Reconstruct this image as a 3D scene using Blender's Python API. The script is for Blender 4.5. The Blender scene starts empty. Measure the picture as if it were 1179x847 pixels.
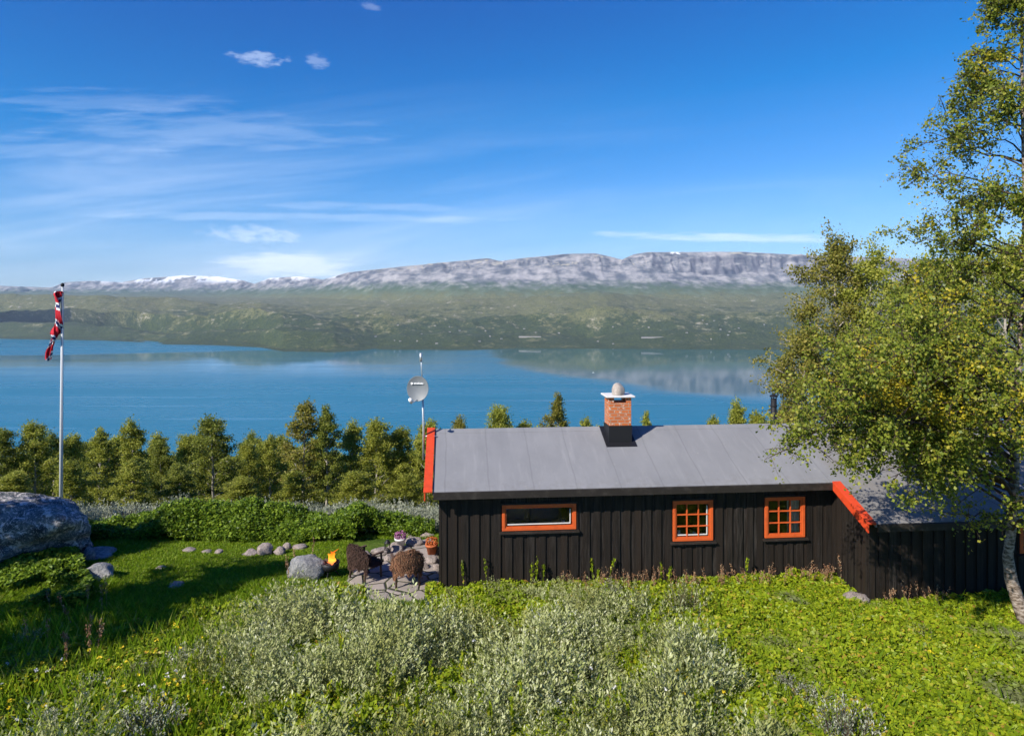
import bpy, bmesh, math, random
import numpy as np
from mathutils import Vector, Matrix
R = math.radians
S = bpy.context.scene
COL = S.collection
F = 786.0; HX = 589.5; HY = 345.0; CZ = 6.2          # focal length and horizon in photo pixels, eye height
LAKE_Z = CZ - 300.0

# ------------------------------------------------------------------ camera, world, sun
cd = bpy.data.cameras.new('camera'); cam = bpy.data.objects.new('camera', cd); COL.objects.link(cam)
cd.sensor_width = 36; cd.lens = 36 * F / 1179; cd.shift_y = -(423.5 - HY) / 1179
cd.clip_start = 0.1; cd.clip_end = 60000
cam.location = (0, 0, CZ); cam.rotation_euler = (R(90), 0, 0)
S.camera = cam
SUN_EL = R(36.5); SUN_H = Vector((-0.745, -0.667, 0)).normalized()    # horizontal direction towards the sun
w = bpy.data.worlds.new('World'); S.world = w; w.use_nodes = True
nt = w.node_tree; N = nt.nodes; L = nt.links
N.clear()
wout = N.new('ShaderNodeOutputWorld'); bg = N.new('ShaderNodeBackground'); bg.inputs[1].default_value = 0.13
sky = N.new('ShaderNodeTexSky'); sky.sky_type = 'NISHITA'; sky.sun_disc = False
sky.sun_elevation = SUN_EL; sky.sun_rotation = math.atan2(SUN_H.x, SUN_H.y)
sky.altitude = 900; sky.air_density = 1.0; sky.dust_density = 0.25; sky.ozone_density = 3.0
def wmath(op, a, b=None, c=None, clamp=False):
    n = N.new('ShaderNodeMath'); n.operation = op; n.use_clamp = clamp
    for i, v in enumerate((a, b, c)):
        if v is None: continue
        if isinstance(v, (int, float)): n.inputs[i].default_value = v
        else: L.new(v, n.inputs[i])
    return n.outputs[0]
# clear, dry high-mountain air: deeper blue overhead than the model's
rgb = N.new('ShaderNodeSeparateColor'); L.new(sky.outputs[0], rgb.inputs[0]); hs = N.new('ShaderNodeCombineColor')
L.new(wmath('MAXIMUM', wmath('MULTIPLY', wmath('SUBTRACT', rgb.outputs[0], 1.65), 0.48), 0.02), hs.inputs[0]); L.new(wmath('MAXIMUM', wmath('MULTIPLY', wmath('SUBTRACT', rgb.outputs[1], 0.78), 0.60), 0.2), hs.inputs[1]); L.new(wmath('MULTIPLY', rgb.outputs[2], 0.78), hs.inputs[2])
tc = N.new('ShaderNodeTexCoord'); sp = N.new('ShaderNodeSeparateXYZ'); L.new(tc.outputs['Generated'], sp.inputs[0])
ay = wmath('MAXIMUM', wmath('ABSOLUTE', sp.outputs[1]), 0.15)
U = wmath('DIVIDE', sp.outputs[0], ay); V = wmath('DIVIDE', sp.outputs[2], ay)
def wnoise(sx, sy, rot, scale, lo, hi, off):
    cb = N.new('ShaderNodeCombineXYZ')
    u2 = wmath('ADD', U, wmath('MULTIPLY', V, rot)); v2 = wmath('SUBTRACT', V, wmath('MULTIPLY', U, 0.12))
    L.new(wmath('MULTIPLY', u2, sx), cb.inputs[0]); L.new(wmath('MULTIPLY', v2, sy), cb.inputs[1]); cb.inputs[2].default_value = off
    n = N.new('ShaderNodeTexNoise'); n.inputs['Scale'].default_value = scale; n.inputs['Detail'].default_value = 7; n.inputs['Roughness'].default_value = 0.58
    n.inputs['Distortion'].default_value = 0.5
    L.new(cb.outputs[0], n.inputs['Vector'])
    m = N.new('ShaderNodeMapRange'); m.interpolation_type = 'SMOOTHSTEP'
    m.inputs['From Min'].default_value = lo; m.inputs['From Max'].default_value = hi
    L.new(n.outputs[0], m.inputs['Value']); return m.outputs[0]
def wstep(x, lo, hi, a=0.0, b=1.0):
    m = N.new('ShaderNodeMapRange'); m.interpolation_type = 'SMOOTHSTEP'
    m.inputs['From Min'].default_value = lo; m.inputs['From Max'].default_value = hi
    m.inputs['To Min'].default_value = a; m.inputs['To Max'].default_value = b
    L.new(x, m.inputs['Value']); return m.outputs[0]
wisps = wnoise(0.9, 8.5, 0.3, 1.5, 0.42, 0.78, 3.7)
wm = wmath('MULTIPLY', wisps, wmath('MULTIPLY', wstep(V, 0.36, 0.12), wstep(U, 0.25, -0.45, 0.35, 1.0)))
wm = wmath('MULTIPLY', wm, 0.28)
low = wnoise(1.3, 9.0, 0.0, 1.9, 0.36, 0.72, 9.1)
lm = wmath('MULTIPLY', wmath('MULTIPLY', low, wmath('MULTIPLY', wstep(V, 0.11, 0.03), wstep(U, 0.1, -0.35, 0.12, 1.0))), 0.45)
def puff(px, py, rx, ry, k):
    du = wmath('DIVIDE', wmath('SUBTRACT', U, (px - HX) / F), rx / F); dv = wmath('DIVIDE', wmath('SUBTRACT', V, (HY - py) / F), ry / F)
    dv = wmath('ADD', dv, wmath('MULTIPLY', du, 0.3))
    r2 = wmath('ADD', wmath('MULTIPLY', du, du), wmath('MULTIPLY', dv, dv))
    cb = N.new('ShaderNodeCombineXYZ'); fu = 45 if rx < 60 else 9; L.new(wmath('MULTIPLY', wmath('ADD', U, wmath('MULTIPLY', V, 0.5)), fu), cb.inputs[0]); L.new(wmath('MULTIPLY', V, 110 if rx < 60 else 75), cb.inputs[1])
    n = N.new('ShaderNodeTexNoise'); n.inputs['Scale'].default_value = 1.0; n.inputs['Detail'].default_value = 7; n.inputs['Roughness'].default_value = 0.62; L.new(cb.outputs[0], n.inputs['Vector'])
    r2 = wmath('ADD', r2, wmath('MULTIPLY', wmath('SUBTRACT', n.outputs[0], 0.5), 4.6))
    return wmath('MULTIPLY', wstep(r2, 1.2, -0.2), k)
tot = wmath('ADD', wm, lm)
for a in ((297, 68, 34, 9, 0.30), (366, 70, 14, 10, 0.18), (428, 8, 12, 6, 0.13), (335, 305, 80, 16, 0.62), (292, 269, 59, 10, 0.30),
          (830, 273, 130, 7, 0.42), (410, 238, 130, 6, 0.14), (235, 150, 190, 24, 0.10), (120, 118, 150, 16, 0.09), (340, 250, 260, 6, 0.16), (60, 172, 130, 16, 0.09)):
    tot = wmath('ADD', tot, puff(*a))
tot = wmath('MINIMUM', tot, 0.92)
tot = wmath('MINIMUM', wmath('ADD', tot, wstep(V, 0.20, -0.02, 0.0, 0.12)), 0.92)
tot = wmath('MULTIPLY', tot, wstep(V, -0.01, 0.02))
mx = N.new('ShaderNodeMix'); mx.data_type = 'RGBA'; L.new(tot, mx.inputs[0]); L.new(hs.outputs[0], mx.inputs[6]); mx.inputs[7].default_value = (6.0, 6.7, 7.9, 1)
L.new(mx.outputs[2], bg.inputs[0]); L.new(bg.outputs[0], wout.inputs[0])

sd = bpy.data.lights.new('sun', 'SUN'); sd.energy = 4.6; sd.angle = R(0.53); sd.color = (1.0, 0.94, 0.84)
sun = bpy.data.objects.new('sun', sd); COL.objects.link(sun)
to_sun = Vector((SUN_H.x * math.cos(SUN_EL), SUN_H.y * math.cos(SUN_EL), math.sin(SUN_EL)))
sun.rotation_euler = (-to_sun).to_track_quat('-Z', 'Y').to_euler(); sun.location = (-20, -20, 30)
S.view_settings.view_transform = 'Standard'; S.view_settings.look = 'None'; S.view_settings.exposure = 0.58; S.view_settings.gamma = 1
S.view_settings.use_curve_mapping = False
S.render.engine = 'CYCLES'; S.cycles.use_denoising = True; S.cycles.max_bounces = 6; S.cycles.diffuse_bounces = 3
S.cycles.transparent_max_bounces = 8; S.cycles.volume_bounces = 0; S.cycles.use_adaptive_sampling = True; S.cycles.adaptive_threshold = 0.02
S.cycles.sample_clamp_indirect = 6

# ------------------------------------------------------------------ helpers
def tag(o, label=None, cat=None, group=None, kind=None):
    if label: o['label'] = label
    if cat: o['category'] = cat
    if group: o['group'] = group
    if kind: o['kind'] = kind
    return o
def empty(name, loc, label=None, cat=None, group=None, rz=0):
    o = bpy.data.objects.new(name, None); COL.objects.link(o); o.location = loc; o.rotation_euler = (0, 0, rz); o.empty_display_size = 0.2
    return tag(o, label, cat, group)
def link(name, me, mat, parent=None, loc=None):
    o = bpy.data.objects.new(name, me); COL.objects.link(o)
    if mat is not None and len(me.materials) == 0:
        for m in (mat if isinstance(mat, (list, tuple)) else [mat]): me.materials.append(m)
    if parent: o.parent = parent
    if loc: o.location = loc
    return o
def copy_tree(o, parent=None):
    c = o.copy(); COL.objects.link(c); c.parent = parent
    for ch in [x for x in o.children]: copy_tree(ch, c)
    return c
def npmesh(name, V_, Fc, smooth=False, mi=None):
    """V_ (n,3), Fc (m,k) faces of one size"""
    me = bpy.data.meshes.new(name); V_ = np.asarray(V_, np.float32); Fc = np.asarray(Fc, np.int32)
    m, k = Fc.shape
    me.vertices.add(len(V_)); me.vertices.foreach_set('co', V_.ravel())
    me.loops.add(m * k); me.loops.foreach_set('vertex_index', Fc.ravel())
    me.polygons.add(m); me.polygons.foreach_set('loop_start', np.arange(m, dtype=np.int32) * k)
    if smooth: me.polygons.foreach_set('use_smooth', np.ones(m, bool))
    if mi is not None: me.polygons.foreach_set('material_index', np.asarray(mi, np.int32))
    me.update(calc_edges=True); me.validate(); return me
class MB:
    def __init__(s): s.v = []; s.f = []
    def add(s, vs, fs):
        b = len(s.v); s.v.extend([tuple(v) for v in vs]); s.f.extend([tuple(b + i for i in f) for f in fs])
    def box(s, x0, x1, y0, y1, z0, z1, M=None):
        vs = [Vector((x, y, z)) for x in (x0, x1) for y in (y0, y1) for z in (z0, z1)]
        if M is not None: vs = [M @ v for v in vs]
        s.add(vs, [(0, 1, 3, 2), (4, 6, 7, 5), (0, 4, 5, 1), (2, 3, 7, 6), (0, 2, 6, 4), (1, 5, 7, 3)])
    def prism(s, prof, x0, x1):              # profile in (y,z) extruded along x
        n = len(prof); vs = [(x0, y, z) for y, z in prof] + [(x1, y, z) for y, z in prof]
        s.add(vs, [tuple(range(n))[::-1], tuple(range(n, 2 * n))] + [(i, (i + 1) % n, n + (i + 1) % n, n + i) for i in range(n)])
    def tube(s, pts, rad, k=6, cap=True):
        pts = [Vector(p) for p in pts]; rs = rad if isinstance(rad, (list, tuple)) else [rad] * len(pts)
        vs = []; up = Vector((0.13, 0.31, 0.94))
        for i, p in enumerate(pts):
            d = (pts[min(i + 1, len(pts) - 1)] - pts[max(i - 1, 0)]).normalized()
            a = d.cross(up)
            if a.length < 1e-3: a = d.cross(Vector((1, 0, 0)))
            a.normalize(); b = d.cross(a)
            for j in range(k):
                t = 2 * math.pi * j / k; vs.append(p + (a * math.cos(t) + b * math.sin(t)) * rs[i])
        fs = [(i * k + j, i * k + (j + 1) % k, (i + 1) * k + (j + 1) % k, (i + 1) * k + j) for i in range(len(pts) - 1) for j in range(k)]
        if cap: fs += [tuple(range(k))[::-1], tuple(range((len(pts) - 1) * k, len(pts) * k))]
        s.add(vs, fs)
    def lathe(s, prof, k=20, M=None):        # profile (r,z)
        vs = []
        for r, z in prof:
            for j in range(k):
                t = 2 * math.pi * j / k; v = Vector((r * math.cos(t), r * math.sin(t), z)); vs.append(M @ v if M is not None else v)
        fs = [(i * k + j, i * k + (j + 1) % k, (i + 1) * k + (j + 1) % k, (i + 1) * k + j) for i in range(len(prof) - 1) for j in range(k)]
        s.add(vs, fs)
    def mesh(s, name, smooth=False):
        me = bpy.data.meshes.new(name); me.from_pydata(s.v, [], s.f); me.update()
        if smooth: me.polygons.foreach_set('use_smooth', [True] * len(me.polygons))
        return me
    def build(s, name, mat, parent=None, smooth=False, bevel=0):
        o = link(name, s.mesh(name, smooth), mat, parent)
        if bevel:
            m = o.modifiers.new('bevel', 'BEVEL'); m.width = bevel; m.segments = 2; m.limit_method = 'ANGLE'
        return o

def mat(name, col=(0.5, 0.5, 0.5), rough=0.7, spec=0.3, metal=0.0):
    m = bpy.data.materials.new(name); m.use_nodes = True; b = m.node_tree.nodes['Principled BSDF']
    b.inputs['Base Color'].default_value = (*col, 1); b.inputs['Roughness'].default_value = rough
    b.inputs['Specular IOR Level'].default_value = spec; b.inputs['Metallic'].default_value = metal
    return m
class G:
    """tiny node-graph helper"""
    def __init__(s, m): s.m = m; s.t = m.node_tree; s.b = s.t.nodes.get('Principled BSDF'); s.out = [n for n in s.t.nodes if n.type == 'OUTPUT_MATERIAL'][0]
    def n(s, kind, **kw):
        x = s.t.nodes.new('ShaderNode' + kind)
        for k, v in kw.items(): setattr(x, k, v)
        return x
    def l(s, a, b): s.t.links.new(a, b)
    def put(s, sock, v):
        if isinstance(v, (int, float)): sock.default_value = v
        elif isinstance(v, (tuple, list)): sock.default_value = (*v, 1) if len(v) == 3 and sock.type == 'RGBA' else v
        else: s.l(v, sock)
    def coord(s, kind='Object', scale=(1, 1, 1), rot=(0, 0, 0)):
        c = s.n('TexCoord'); mp = s.n('Mapping'); mp.inputs['Scale'].default_value = scale; mp.inputs['Rotation'].default_value = rot
        s.l(c.outputs[kind], mp.inputs[0]); return mp.outputs[0]
    def pos(s, scale=(1, 1, 1)):
        c = s.n('NewGeometry'); mp = s.n('Mapping'); mp.inputs['Scale'].default_value = scale
        s.l(c.outputs['Position'], mp.inputs[0]); return mp.outputs[0]
    def noise(s, vec, scale, detail=4, rough=0.55, dist=0.0, out=0):
        x = s.n('TexNoise'); x.inputs['Scale'].default_value = scale; x.inputs['Detail'].default_value = detail
        x.inputs['Roughness'].default_value = rough; x.inputs['Distortion'].default_value = dist; s.l(vec, x.inputs['Vector']); return x.outputs[out]
    def voro(s, vec, scale, feature='F1', out='Distance', rnd=1.0):
        x = s.n('TexVoronoi'); x.feature = feature; x.inputs['Scale'].default_value = scale; x.inputs['Randomness'].default_value = rnd
        s.l(vec, x.inputs['Vector']); return x.outputs[out]
    def math(s, op, a, b=None, clamp=False):
        x = s.n('Math'); x.operation = op; x.use_clamp = clamp; s.put(x.inputs[0], a)
        if b is not None: s.put(x.inputs[1], b)
        return x.outputs[0]
    def step(s, v, lo, hi, a=0.0, b=1.0):
        x = s.n('MapRange'); x.interpolation_type = 'SMOOTHSTEP'; s.put(x.inputs['Value'], v)
        for k, q in (('From Min', lo), ('From Max', hi), ('To Min', a), ('To Max', b)): s.put(x.inputs[k], q)
        return x.outputs[0]
    def mix(s, f, a, b, mode='MIX'):
        x = s.n('Mix'); x.data_type = 'RGBA'; x.blend_type = mode; s.put(x.inputs[0], f); s.put(x.inputs[6], a); s.put(x.inputs[7], b); return x.outputs[2]
    def ramp(s, f, stops, interp='LINEAR'):
        x = s.n('ValToRGB'); x.color_ramp.interpolation = interp; e = x.color_ramp.elements
        while len(e) < len(stops): e.new(0.5)
        for i, (p, c) in enumerate(stops): e[i].position = p; e[i].color = (*c, 1)
        s.put(x.inputs[0], f); return x.outputs[0]
    def bump(s, h, strength=0.5, dist=0.02):
        x = s.n('Bump'); x.inputs['Strength'].default_value = strength; x.inputs['Distance'].default_value = dist; s.l(h, x.inputs['Height'])
        s.l(x.outputs[0], s.b.inputs['Normal']); return x.outputs[0]
    def sep(s, v):
        x = s.n('SeparateXYZ'); s.l(v, x.inputs[0]); return x.outputs
    def col(s, v): s.put(s.b.inputs['Base Color'], v)

def leaf_mat(name, stops, transl=0.35, rough=0.5, patch=None):
    """foliage: every leaf is a mesh island with its own tint; patch = (colour, scale, lo, hi) for sprays of another tint"""
    m = mat(name, (0.1, 0.1, 0.03), rough, 0.25); g = G(m)
    geo = g.n('NewGeometry'); rnd = geo.outputs['Random Per Island']
    c = g.ramp(rnd, stops)
    if patch:
        nz = g.noise(g.coord('Object'), patch[1], 2, 0.5)
        jit = g.math('ADD', nz, g.math('MULTIPLY', g.math('SUBTRACT', rnd, 0.5), 0.12))
        c = g.mix(g.step(jit, patch[2], patch[3]), c, patch[0])
    g.col(c)
    tr = g.n('BsdfTranslucent'); g.l(c, tr.inputs[0]) if not isinstance(c, tuple) else None
    ms = g.n('MixShader'); ms.inputs[0].default_value = transl
    g.l(g.b.outputs[0], ms.inputs[1]); g.l(tr.outputs[0], ms.inputs[2]); g.l(ms.outputs[0], g.out.inputs[0])
    return m

# value noise in numpy
def vnoise(x, y, seed=0):
    x = np.asarray(x, float); y = np.asarray(y, float)
    xi = np.floor(x).astype(np.int64); yi = np.floor(y).astype(np.int64); fx = x - xi; fy = y - yi
    fx = fx * fx * (3 - 2 * fx); fy = fy * fy * (3 - 2 * fy)
    def h(a, b):
        n = (a * 374761393 + b * 668265263 + seed * 974711) & 0x7fffffff
        n = ((n ^ (n >> 13)) * 1274126177) & 0x7fffffff
        return ((n ^ (n >> 16)) & 0xffff) / 65535.0
    return (h(xi, yi) * (1 - fx) + h(xi + 1, yi) * fx) * (1 - fy) + (h(xi, yi + 1) * (1 - fx) + h(xi + 1, yi + 1) * fx) * fy
def fbm(x, y, oct=4, seed=0, gain=0.5):
    t = 0; a = 1; s = 0
    for i in range(oct):
        t = t + a * (vnoise(x * 2 ** i + 17.3 * i, y * 2 ** i - 9.1 * i, seed + i) - 0.5); s += a; a *= gain
    return t / s * 2

def ground(x, y):
    x = np.asarray(x, float); y = np.asarray(y, float)
    front = np.clip(13.0 - y, 0, 60) * 0.075
    b = np.clip(y - 16.2, 0, None)
    back = -np.where(b < 4.5, b * b * 0.037, 0.75 + (b - 4.5) * 0.333)
    far = np.clip(y - 60, 0, None) * 0.105
    z = front + back + far + 0.09 * fbm(x * 0.35, y * 0.35, 3, 5) * np.clip(np.abs(y - 14.2) / 3 + 0.15, 0, 1)
    z = z + np.clip(y - 30, 0, 400) * 0.03 * fbm(x * 0.03, y * 0.03, 4, 8)
    return z
def gz(x, y): return float(ground(x, y))
def at(px, Y, py=None):          # world x from a column of the photo at distance Y
    return (px - HX) / F * Y
def zat(py, Y): return CZ - (py - HY) / F * Y

# ------------------------------------------------------------------ materials
M = {}
# black-brown stained cladding
m = mat('tarred_boards', (0.02, 0.016, 0.013), 0.62, 0.22); g = G(m)
v = g.coord('Object', (7, 7, 0.55)); n1 = g.noise(v, 3.0, 6, 0.65); v2 = g.coord('Object', (4.3, 4.3, 0.08)); n2 = g.noise(v2, 1.0, 2)
c = g.mix(g.step(n1, 0.3, 0.75), (0.0105, 0.0085, 0.0070), (0.036, 0.029, 0.024)); c = g.mix(g.step(n2, 0.35, 0.7), c, (0.026, 0.018, 0.013)); gi = g.n('NewGeometry').outputs['Random Per Island']; c = g.mix(g.math('MULTIPLY', gi, 0.55), c, (0.006, 0.005, 0.0045)); c = g.mix(g.math('MULTIPLY', g.step(gi, 0.8, 1.0), g.step(n1, 0.4, 0.7, 0.0, 0.6)), c, (0.07, 0.06, 0.052))
g.col(c); g.bump(g.noise(g.coord('Object', (30, 30, 1.2)), 3.0, 5, 0.7), 0.5, 0.01); M['board'] = m
# roofing felt
m = mat('roof_felt', (0.3, 0.3, 0.31), 0.85, 0.25); g = G(m)
o3 = g.sep(g.coord('Object')); x = g.math('DIVIDE', g.math('ADD', o3[0], g.math('MULTIPLY', g.noise(g.coord('Object', (0.7, 0.9, 0.9)), 1.0, 3), 0.11)), 0.93); fr = g.math('FRACT', g.math('ADD', x, 50.33))
seam = g.step(g.math('ABSOLUTE', g.math('SUBTRACT', fr, 0.5)), 0.010, 0.022, 1.0, 0.0)
sheet = g.noise(g.n('CombineXYZ').outputs[0], 1); 
cb = g.n('CombineXYZ'); g.l(g.math('FLOOR', g.math('ADD', x, 50.83)), cb.inputs[0]); wn = g.n('TexWhiteNoise'); wn.noise_dimensions = '3D'; g.l(cb.outputs[0], wn.inputs['Vector'])
base = g.mix(g.noise(g.coord('Object', (1.2, 0.5, 1)), 1.6, 6, 0.6), (0.165, 0.167, 0.175), (0.29, 0.288, 0.295))
base = g.mix(g.math('MULTIPLY', wn.outputs['Value'], 0.28), base, (0.21, 0.21, 0.222))
grit = g.noise(g.coord('Object'), 60, 3, 0.7); base = g.mix(g.math('MULTIPLY', grit, 0.35), base, (0.17, 0.172, 0.18))
lich = g.step(g.noise(g.coord('Object'), 5.5, 5, 0.7), 0.60, 0.72); base = g.mix(g.math('MULTIPLY', lich, 0.22), base, (0.40, 0.385, 0.33))
dirt = g.step(o3[2], 2.45, 2.1); base = g.mix(g.math('MULTIPLY', dirt, g.step(g.noise(g.coord('Object', (2, 2, 0.6)), 4, 5), 0.4, 0.7, 0.0, 0.5)), base, (0.15, 0.14, 0.125))
# the lower wing is dustier and more worn
streak_ = g.step(g.noise(g.coord('Object', (5.0, 0.5, 0.5)), 1.3, 5, 0.65), 0.5, 0.75); base = g.mix(g.math('MULTIPLY', streak_, 0.22), base, (0.38, 0.375, 0.37))
wing = g.math('MULTIPLY', g.step(o3[0], 8.5, 8.9), g.step(g.noise(g.coord('Object'), 2.2, 6, 0.7), 0.25, 0.8, 0.15, 0.75)); base = g.mix(wing, base, (0.19, 0.165, 0.135))
g.col(g.mix(g.math('MULTIPLY', seam, 0.22), base, (0.085, 0.086, 0.092))); g.bump(g.math('ADD', g.math('MULTIPLY', grit, 0.6), g.noise(g.coord('Object'), 3, 3)), 0.35, 0.01); M['felt'] = m
def painted(name, col, dark, rough=0.5):
    m = mat(name, col, rough, 0.35); g = G(m); nz = g.noise(g.coord('Object', (1, 1, 1)), 6, 6, 0.65)
    g.col(g.mix(g.step(nz, 0.45, 0.8), col, dark)); g.bump(g.noise(g.coord('Object'), 45, 3), 0.2, 0.003); return m
M['red'] = painted('orange_red_paint', (0.62, 0.062, 0.016), (0.40, 0.045, 0.016))
M['orange'] = painted('orange_window_paint', (0.60, 0.105, 0.022), (0.42, 0.07, 0.02))
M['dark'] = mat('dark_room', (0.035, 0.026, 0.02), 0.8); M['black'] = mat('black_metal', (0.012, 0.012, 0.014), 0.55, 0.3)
M['darkwood'] = painted('dark_stained_trim', (0.02, 0.016, 0.013), (0.05, 0.042, 0.036), 0.6)
m = mat('brick', (0.4, 0.14, 0.06), 0.85, 0.2); g = G(m)
geo = g.n('NewGeometry'); 
cvec = g.coord('Object'); xs = g.sep(cvec); cb = g.n('CombineXYZ'); g.l(g.math('ADD', xs[0], xs[1]), cb.inputs[0]); g.l(xs[2], cb.inputs[1])
bt = g.n('TexBrick'); g.l(cb.outputs[0], bt.inputs['Vector']); bt.inputs['Scale'].default_value = 1.0
bt.inputs['Brick Width'].default_value = 0.17; bt.inputs['Row Height'].default_value = 0.075; bt.inputs['Mortar Size'].default_value = 0.009
bt.inputs['Color1'].default_value = (0.55, 0.15, 0.045, 1); bt.inputs['Color2'].default_value = (0.42, 0.115, 0.04, 1); bt.inputs['Mortar'].default_value = (0.36, 0.24, 0.17, 1)
pl = g.step(g.noise(cvec, 13, 3), 0.58, 0.66); g.col(g.mix(g.math('MULTIPLY', pl, 0.8), bt.outputs['Color'], (0.62, 0.50, 0.40))); g.bump(bt.outputs['Fac'], -0.4, 0.01); M['brick'] = m
m = mat('white_cement', (0.7, 0.68, 0.66), 0.85, 0.2); g = G(m); g.col(g.mix(g.noise(g.coord('Object'), 9, 5), (0.55, 0.53, 0.51), (0.78, 0.76, 0.73))); M['cement'] = m
m = mat('glass', (1, 1, 1), 0.0); g = G(m)
fre = g.n('Fresnel'); fre.inputs[0].default_value = 1.75; gl = g.n('BsdfGlossy'); gl.inputs['Roughness'].default_value = 0.0; tp = g.n('BsdfTransparent'); tp.inputs[0].default_value = (0.9, 0.93, 0.92, 1)
ms = g.n('MixShader'); g.l(fre.outputs[0], ms.inputs[0]); g.l(tp.outputs[0], ms.inputs[1]); g.l(gl.outputs[0], ms.inputs[2]); g.l(ms.outputs[0], g.out.inputs[0]); M['glass'] = m
M['curtain'] = mat('pale_curtain', (0.75, 0.62, 0.55), 0.9); M['blue'] = mat('blue_cloth', (0.03, 0.16, 0.42), 0.9)
M['galv'] = mat('galvanised_steel', (0.55, 0.57, 0.58), 0.42, 0.5, 0.6); M['white'] = mat('white_plastic', (0.75, 0.75, 0.74), 0.5)
m = mat('dish_grey', (0.27, 0.29, 0.30), 0.5, 0.4); g = G(m); g.col(g.mix(g.noise(g.coord('Object'), 5, 4), (0.12, 0.135, 0.15), (0.22, 0.235, 0.245))); M['dish'] = m
def rock_mat(name, stops, lichen, lk=0.5, sc=1.0):
    m = mat(name, stops[0][1], 0.85, 0.25); g = G(m); co = g.coord('Object')
    c = g.ramp(g.noise(co, 1.6 * sc, 8, 0.68, 0.4), stops)
    c = g.mix(g.math('MULTIPLY', g.step(g.noise(co, 3.3 * sc, 6, 0.7, 1.0), 0.52, 0.60), lk), c, lichen)
    c = g.mix(g.math('MULTIPLY', g.step(g.noise(co, 17 * sc, 4, 0.7), 0.54, 0.62), 0.7), c, lichen); c = g.mix(g.math('MULTIPLY', g.step(g.noise(co, 9 * sc, 5, 0.7, 0.4), 0.58, 0.66), 0.6), c, (0.03, 0.033, 0.03))
    crack = g.step(g.voro(g.mix(0.25, co, g.noise(co, 3 * sc, 4, out=1)), 2.2 * sc, 'DISTANCE_TO_EDGE'), 0.0, 0.035, 1, 0)
    c = g.mix(g.math('MULTIPLY', crack, 0.55), c, (0.02, 0.02, 0.02)); g.col(c)
    g.bump(g.noise(co, 6 * sc, 8, 0.72), 0.9, 0.06); return m
M['boulder'] = rock_mat('lichen_boulder', [(0.34, (0.025, 0.03, 0.032)), (0.50, (0.11, 0.125, 0.13)), (0.66, (0.24, 0.25, 0.25))], (0.62, 0.56, 0.52), 1.0, 1.5)
M['greyrock'] = rock_mat('grey_rock', [(0.3, (0.12, 0.13, 0.14)), (0.6, (0.30, 0.30, 0.30)), (0.75, (0.40, 0.38, 0.36))], (0.48, 0.45, 0.40), 0.5, 3)
M['pinkrock'] = rock_mat('pink_grey_rock', [(0.3, (0.20, 0.165, 0.15)), (0.55, (0.42, 0.34, 0.30)), (0.75, (0.52, 0.45, 0.41))], (0.22, 0.22, 0.20), 0.4, 3)
M['palestone'] = rock_mat('pale_stone', [(0.3, (0.42, 0.34, 0.29)), (0.55, (0.62, 0.55, 0.49)), (0.75, (0.72, 0.66, 0.6))], (0.45, 0.36, 0.28), 0.4, 5)
m = mat('birch_bark', (0.5, 0.45, 0.4), 0.8, 0.2); g = G(m)
c = g.ramp(g.noise(g.coord('Object', (6, 6, 14)), 1.6, 6, 0.7), [(0.36, (0.03, 0.022, 0.018)), (0.47, (0.20, 0.15, 0.11)), (0.58, (0.36, 0.30, 0.25)), (0.75, (0.50, 0.44, 0.39))])
g.col(c); g.bump(g.noise(g.coord('Object'), 14, 5), 0.8, 0.02); M['bark'] = m
m = mat('birch_twig', (0.075, 0.05, 0.038), 0.8, 0.2); M['twig'] = m
m = mat('grey_trunk', (0.2, 0.17, 0.14), 0.85); g = G(m); g.col(g.mix(g.noise(g.coord('Object', (5, 5, 9)), 1.5, 4), (0.12, 0.10, 0.08), (0.55, 0.50, 0.44))); M['trunk'] = m
# foliage
YG = [(0.0, (0.11, 0.15, 0.018)), (0.35, (0.18, 0.225, 0.024)), (0.7, (0.26, 0.29, 0.034)), (1.0, (0.37, 0.34, 0.055))]
M['bigleaf'] = leaf_mat('birch_leaves_big', YG, 0.38, 0.42, ((0.50, 0.40, 0.025), 0.55, 0.575, 0.68))
M['yleaf'] = leaf_mat('birch_leaves_tawny', [(0, (0.15, 0.155, 0.024)), (0.5, (0.25, 0.245, 0.040)), (1, (0.38, 0.31, 0.07))], 0.45, 0.5)
BG = [(0.0, (0.19, 0.225, 0.028)), (0.5, (0.35, 0.375, 0.055)), (1.0, (0.54, 0.52, 0.10))]
M['beltleaf'] = leaf_mat('birch_leaves_belt', BG, 0.5, 0.5)
M['beltdark'] = leaf_mat('birch_leaves_dark', [(0.0, (0.13, 0.17, 0.026)), (0.5, (0.23, 0.265, 0.042)), (1.0, (0.36, 0.37, 0.07))], 0.48, 0.5)
M['willow'] = leaf_mat('downy_willow_leaves', [(0.0, (0.19, 0.225, 0.06)), (0.4, (0.37, 0.405, 0.145)), (0.8, (0.55, 0.57, 0.28)), (1.0, (0.68, 0.68, 0.47))], 0.3, 0.6, ((0.30, 0.31, 0.085), 0.8, 0.50, 0.66))
M['willowpale'] = leaf_mat('pale_willow_leaves', [(0.0, (0.20, 0.22, 0.13)), (0.5, (0.33, 0.35, 0.235)), (1.0, (0.50, 0.51, 0.40))], 0.22, 0.6)
M['herb'] = leaf_mat('herb_leaves', [(0.0, (0.12, 0.18, 0.010)), (0.4, (0.24, 0.33, 0.012)), (0.8, (0.37, 0.45, 0.02)), (0.95, (0.46, 0.44, 0.03)), (1.0, (0.45, 0.24, 0.06))], 0.45, 0.42,
                     ((0.20, 0.22, 0.09), 0.45, 0.60, 0.72))
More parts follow.
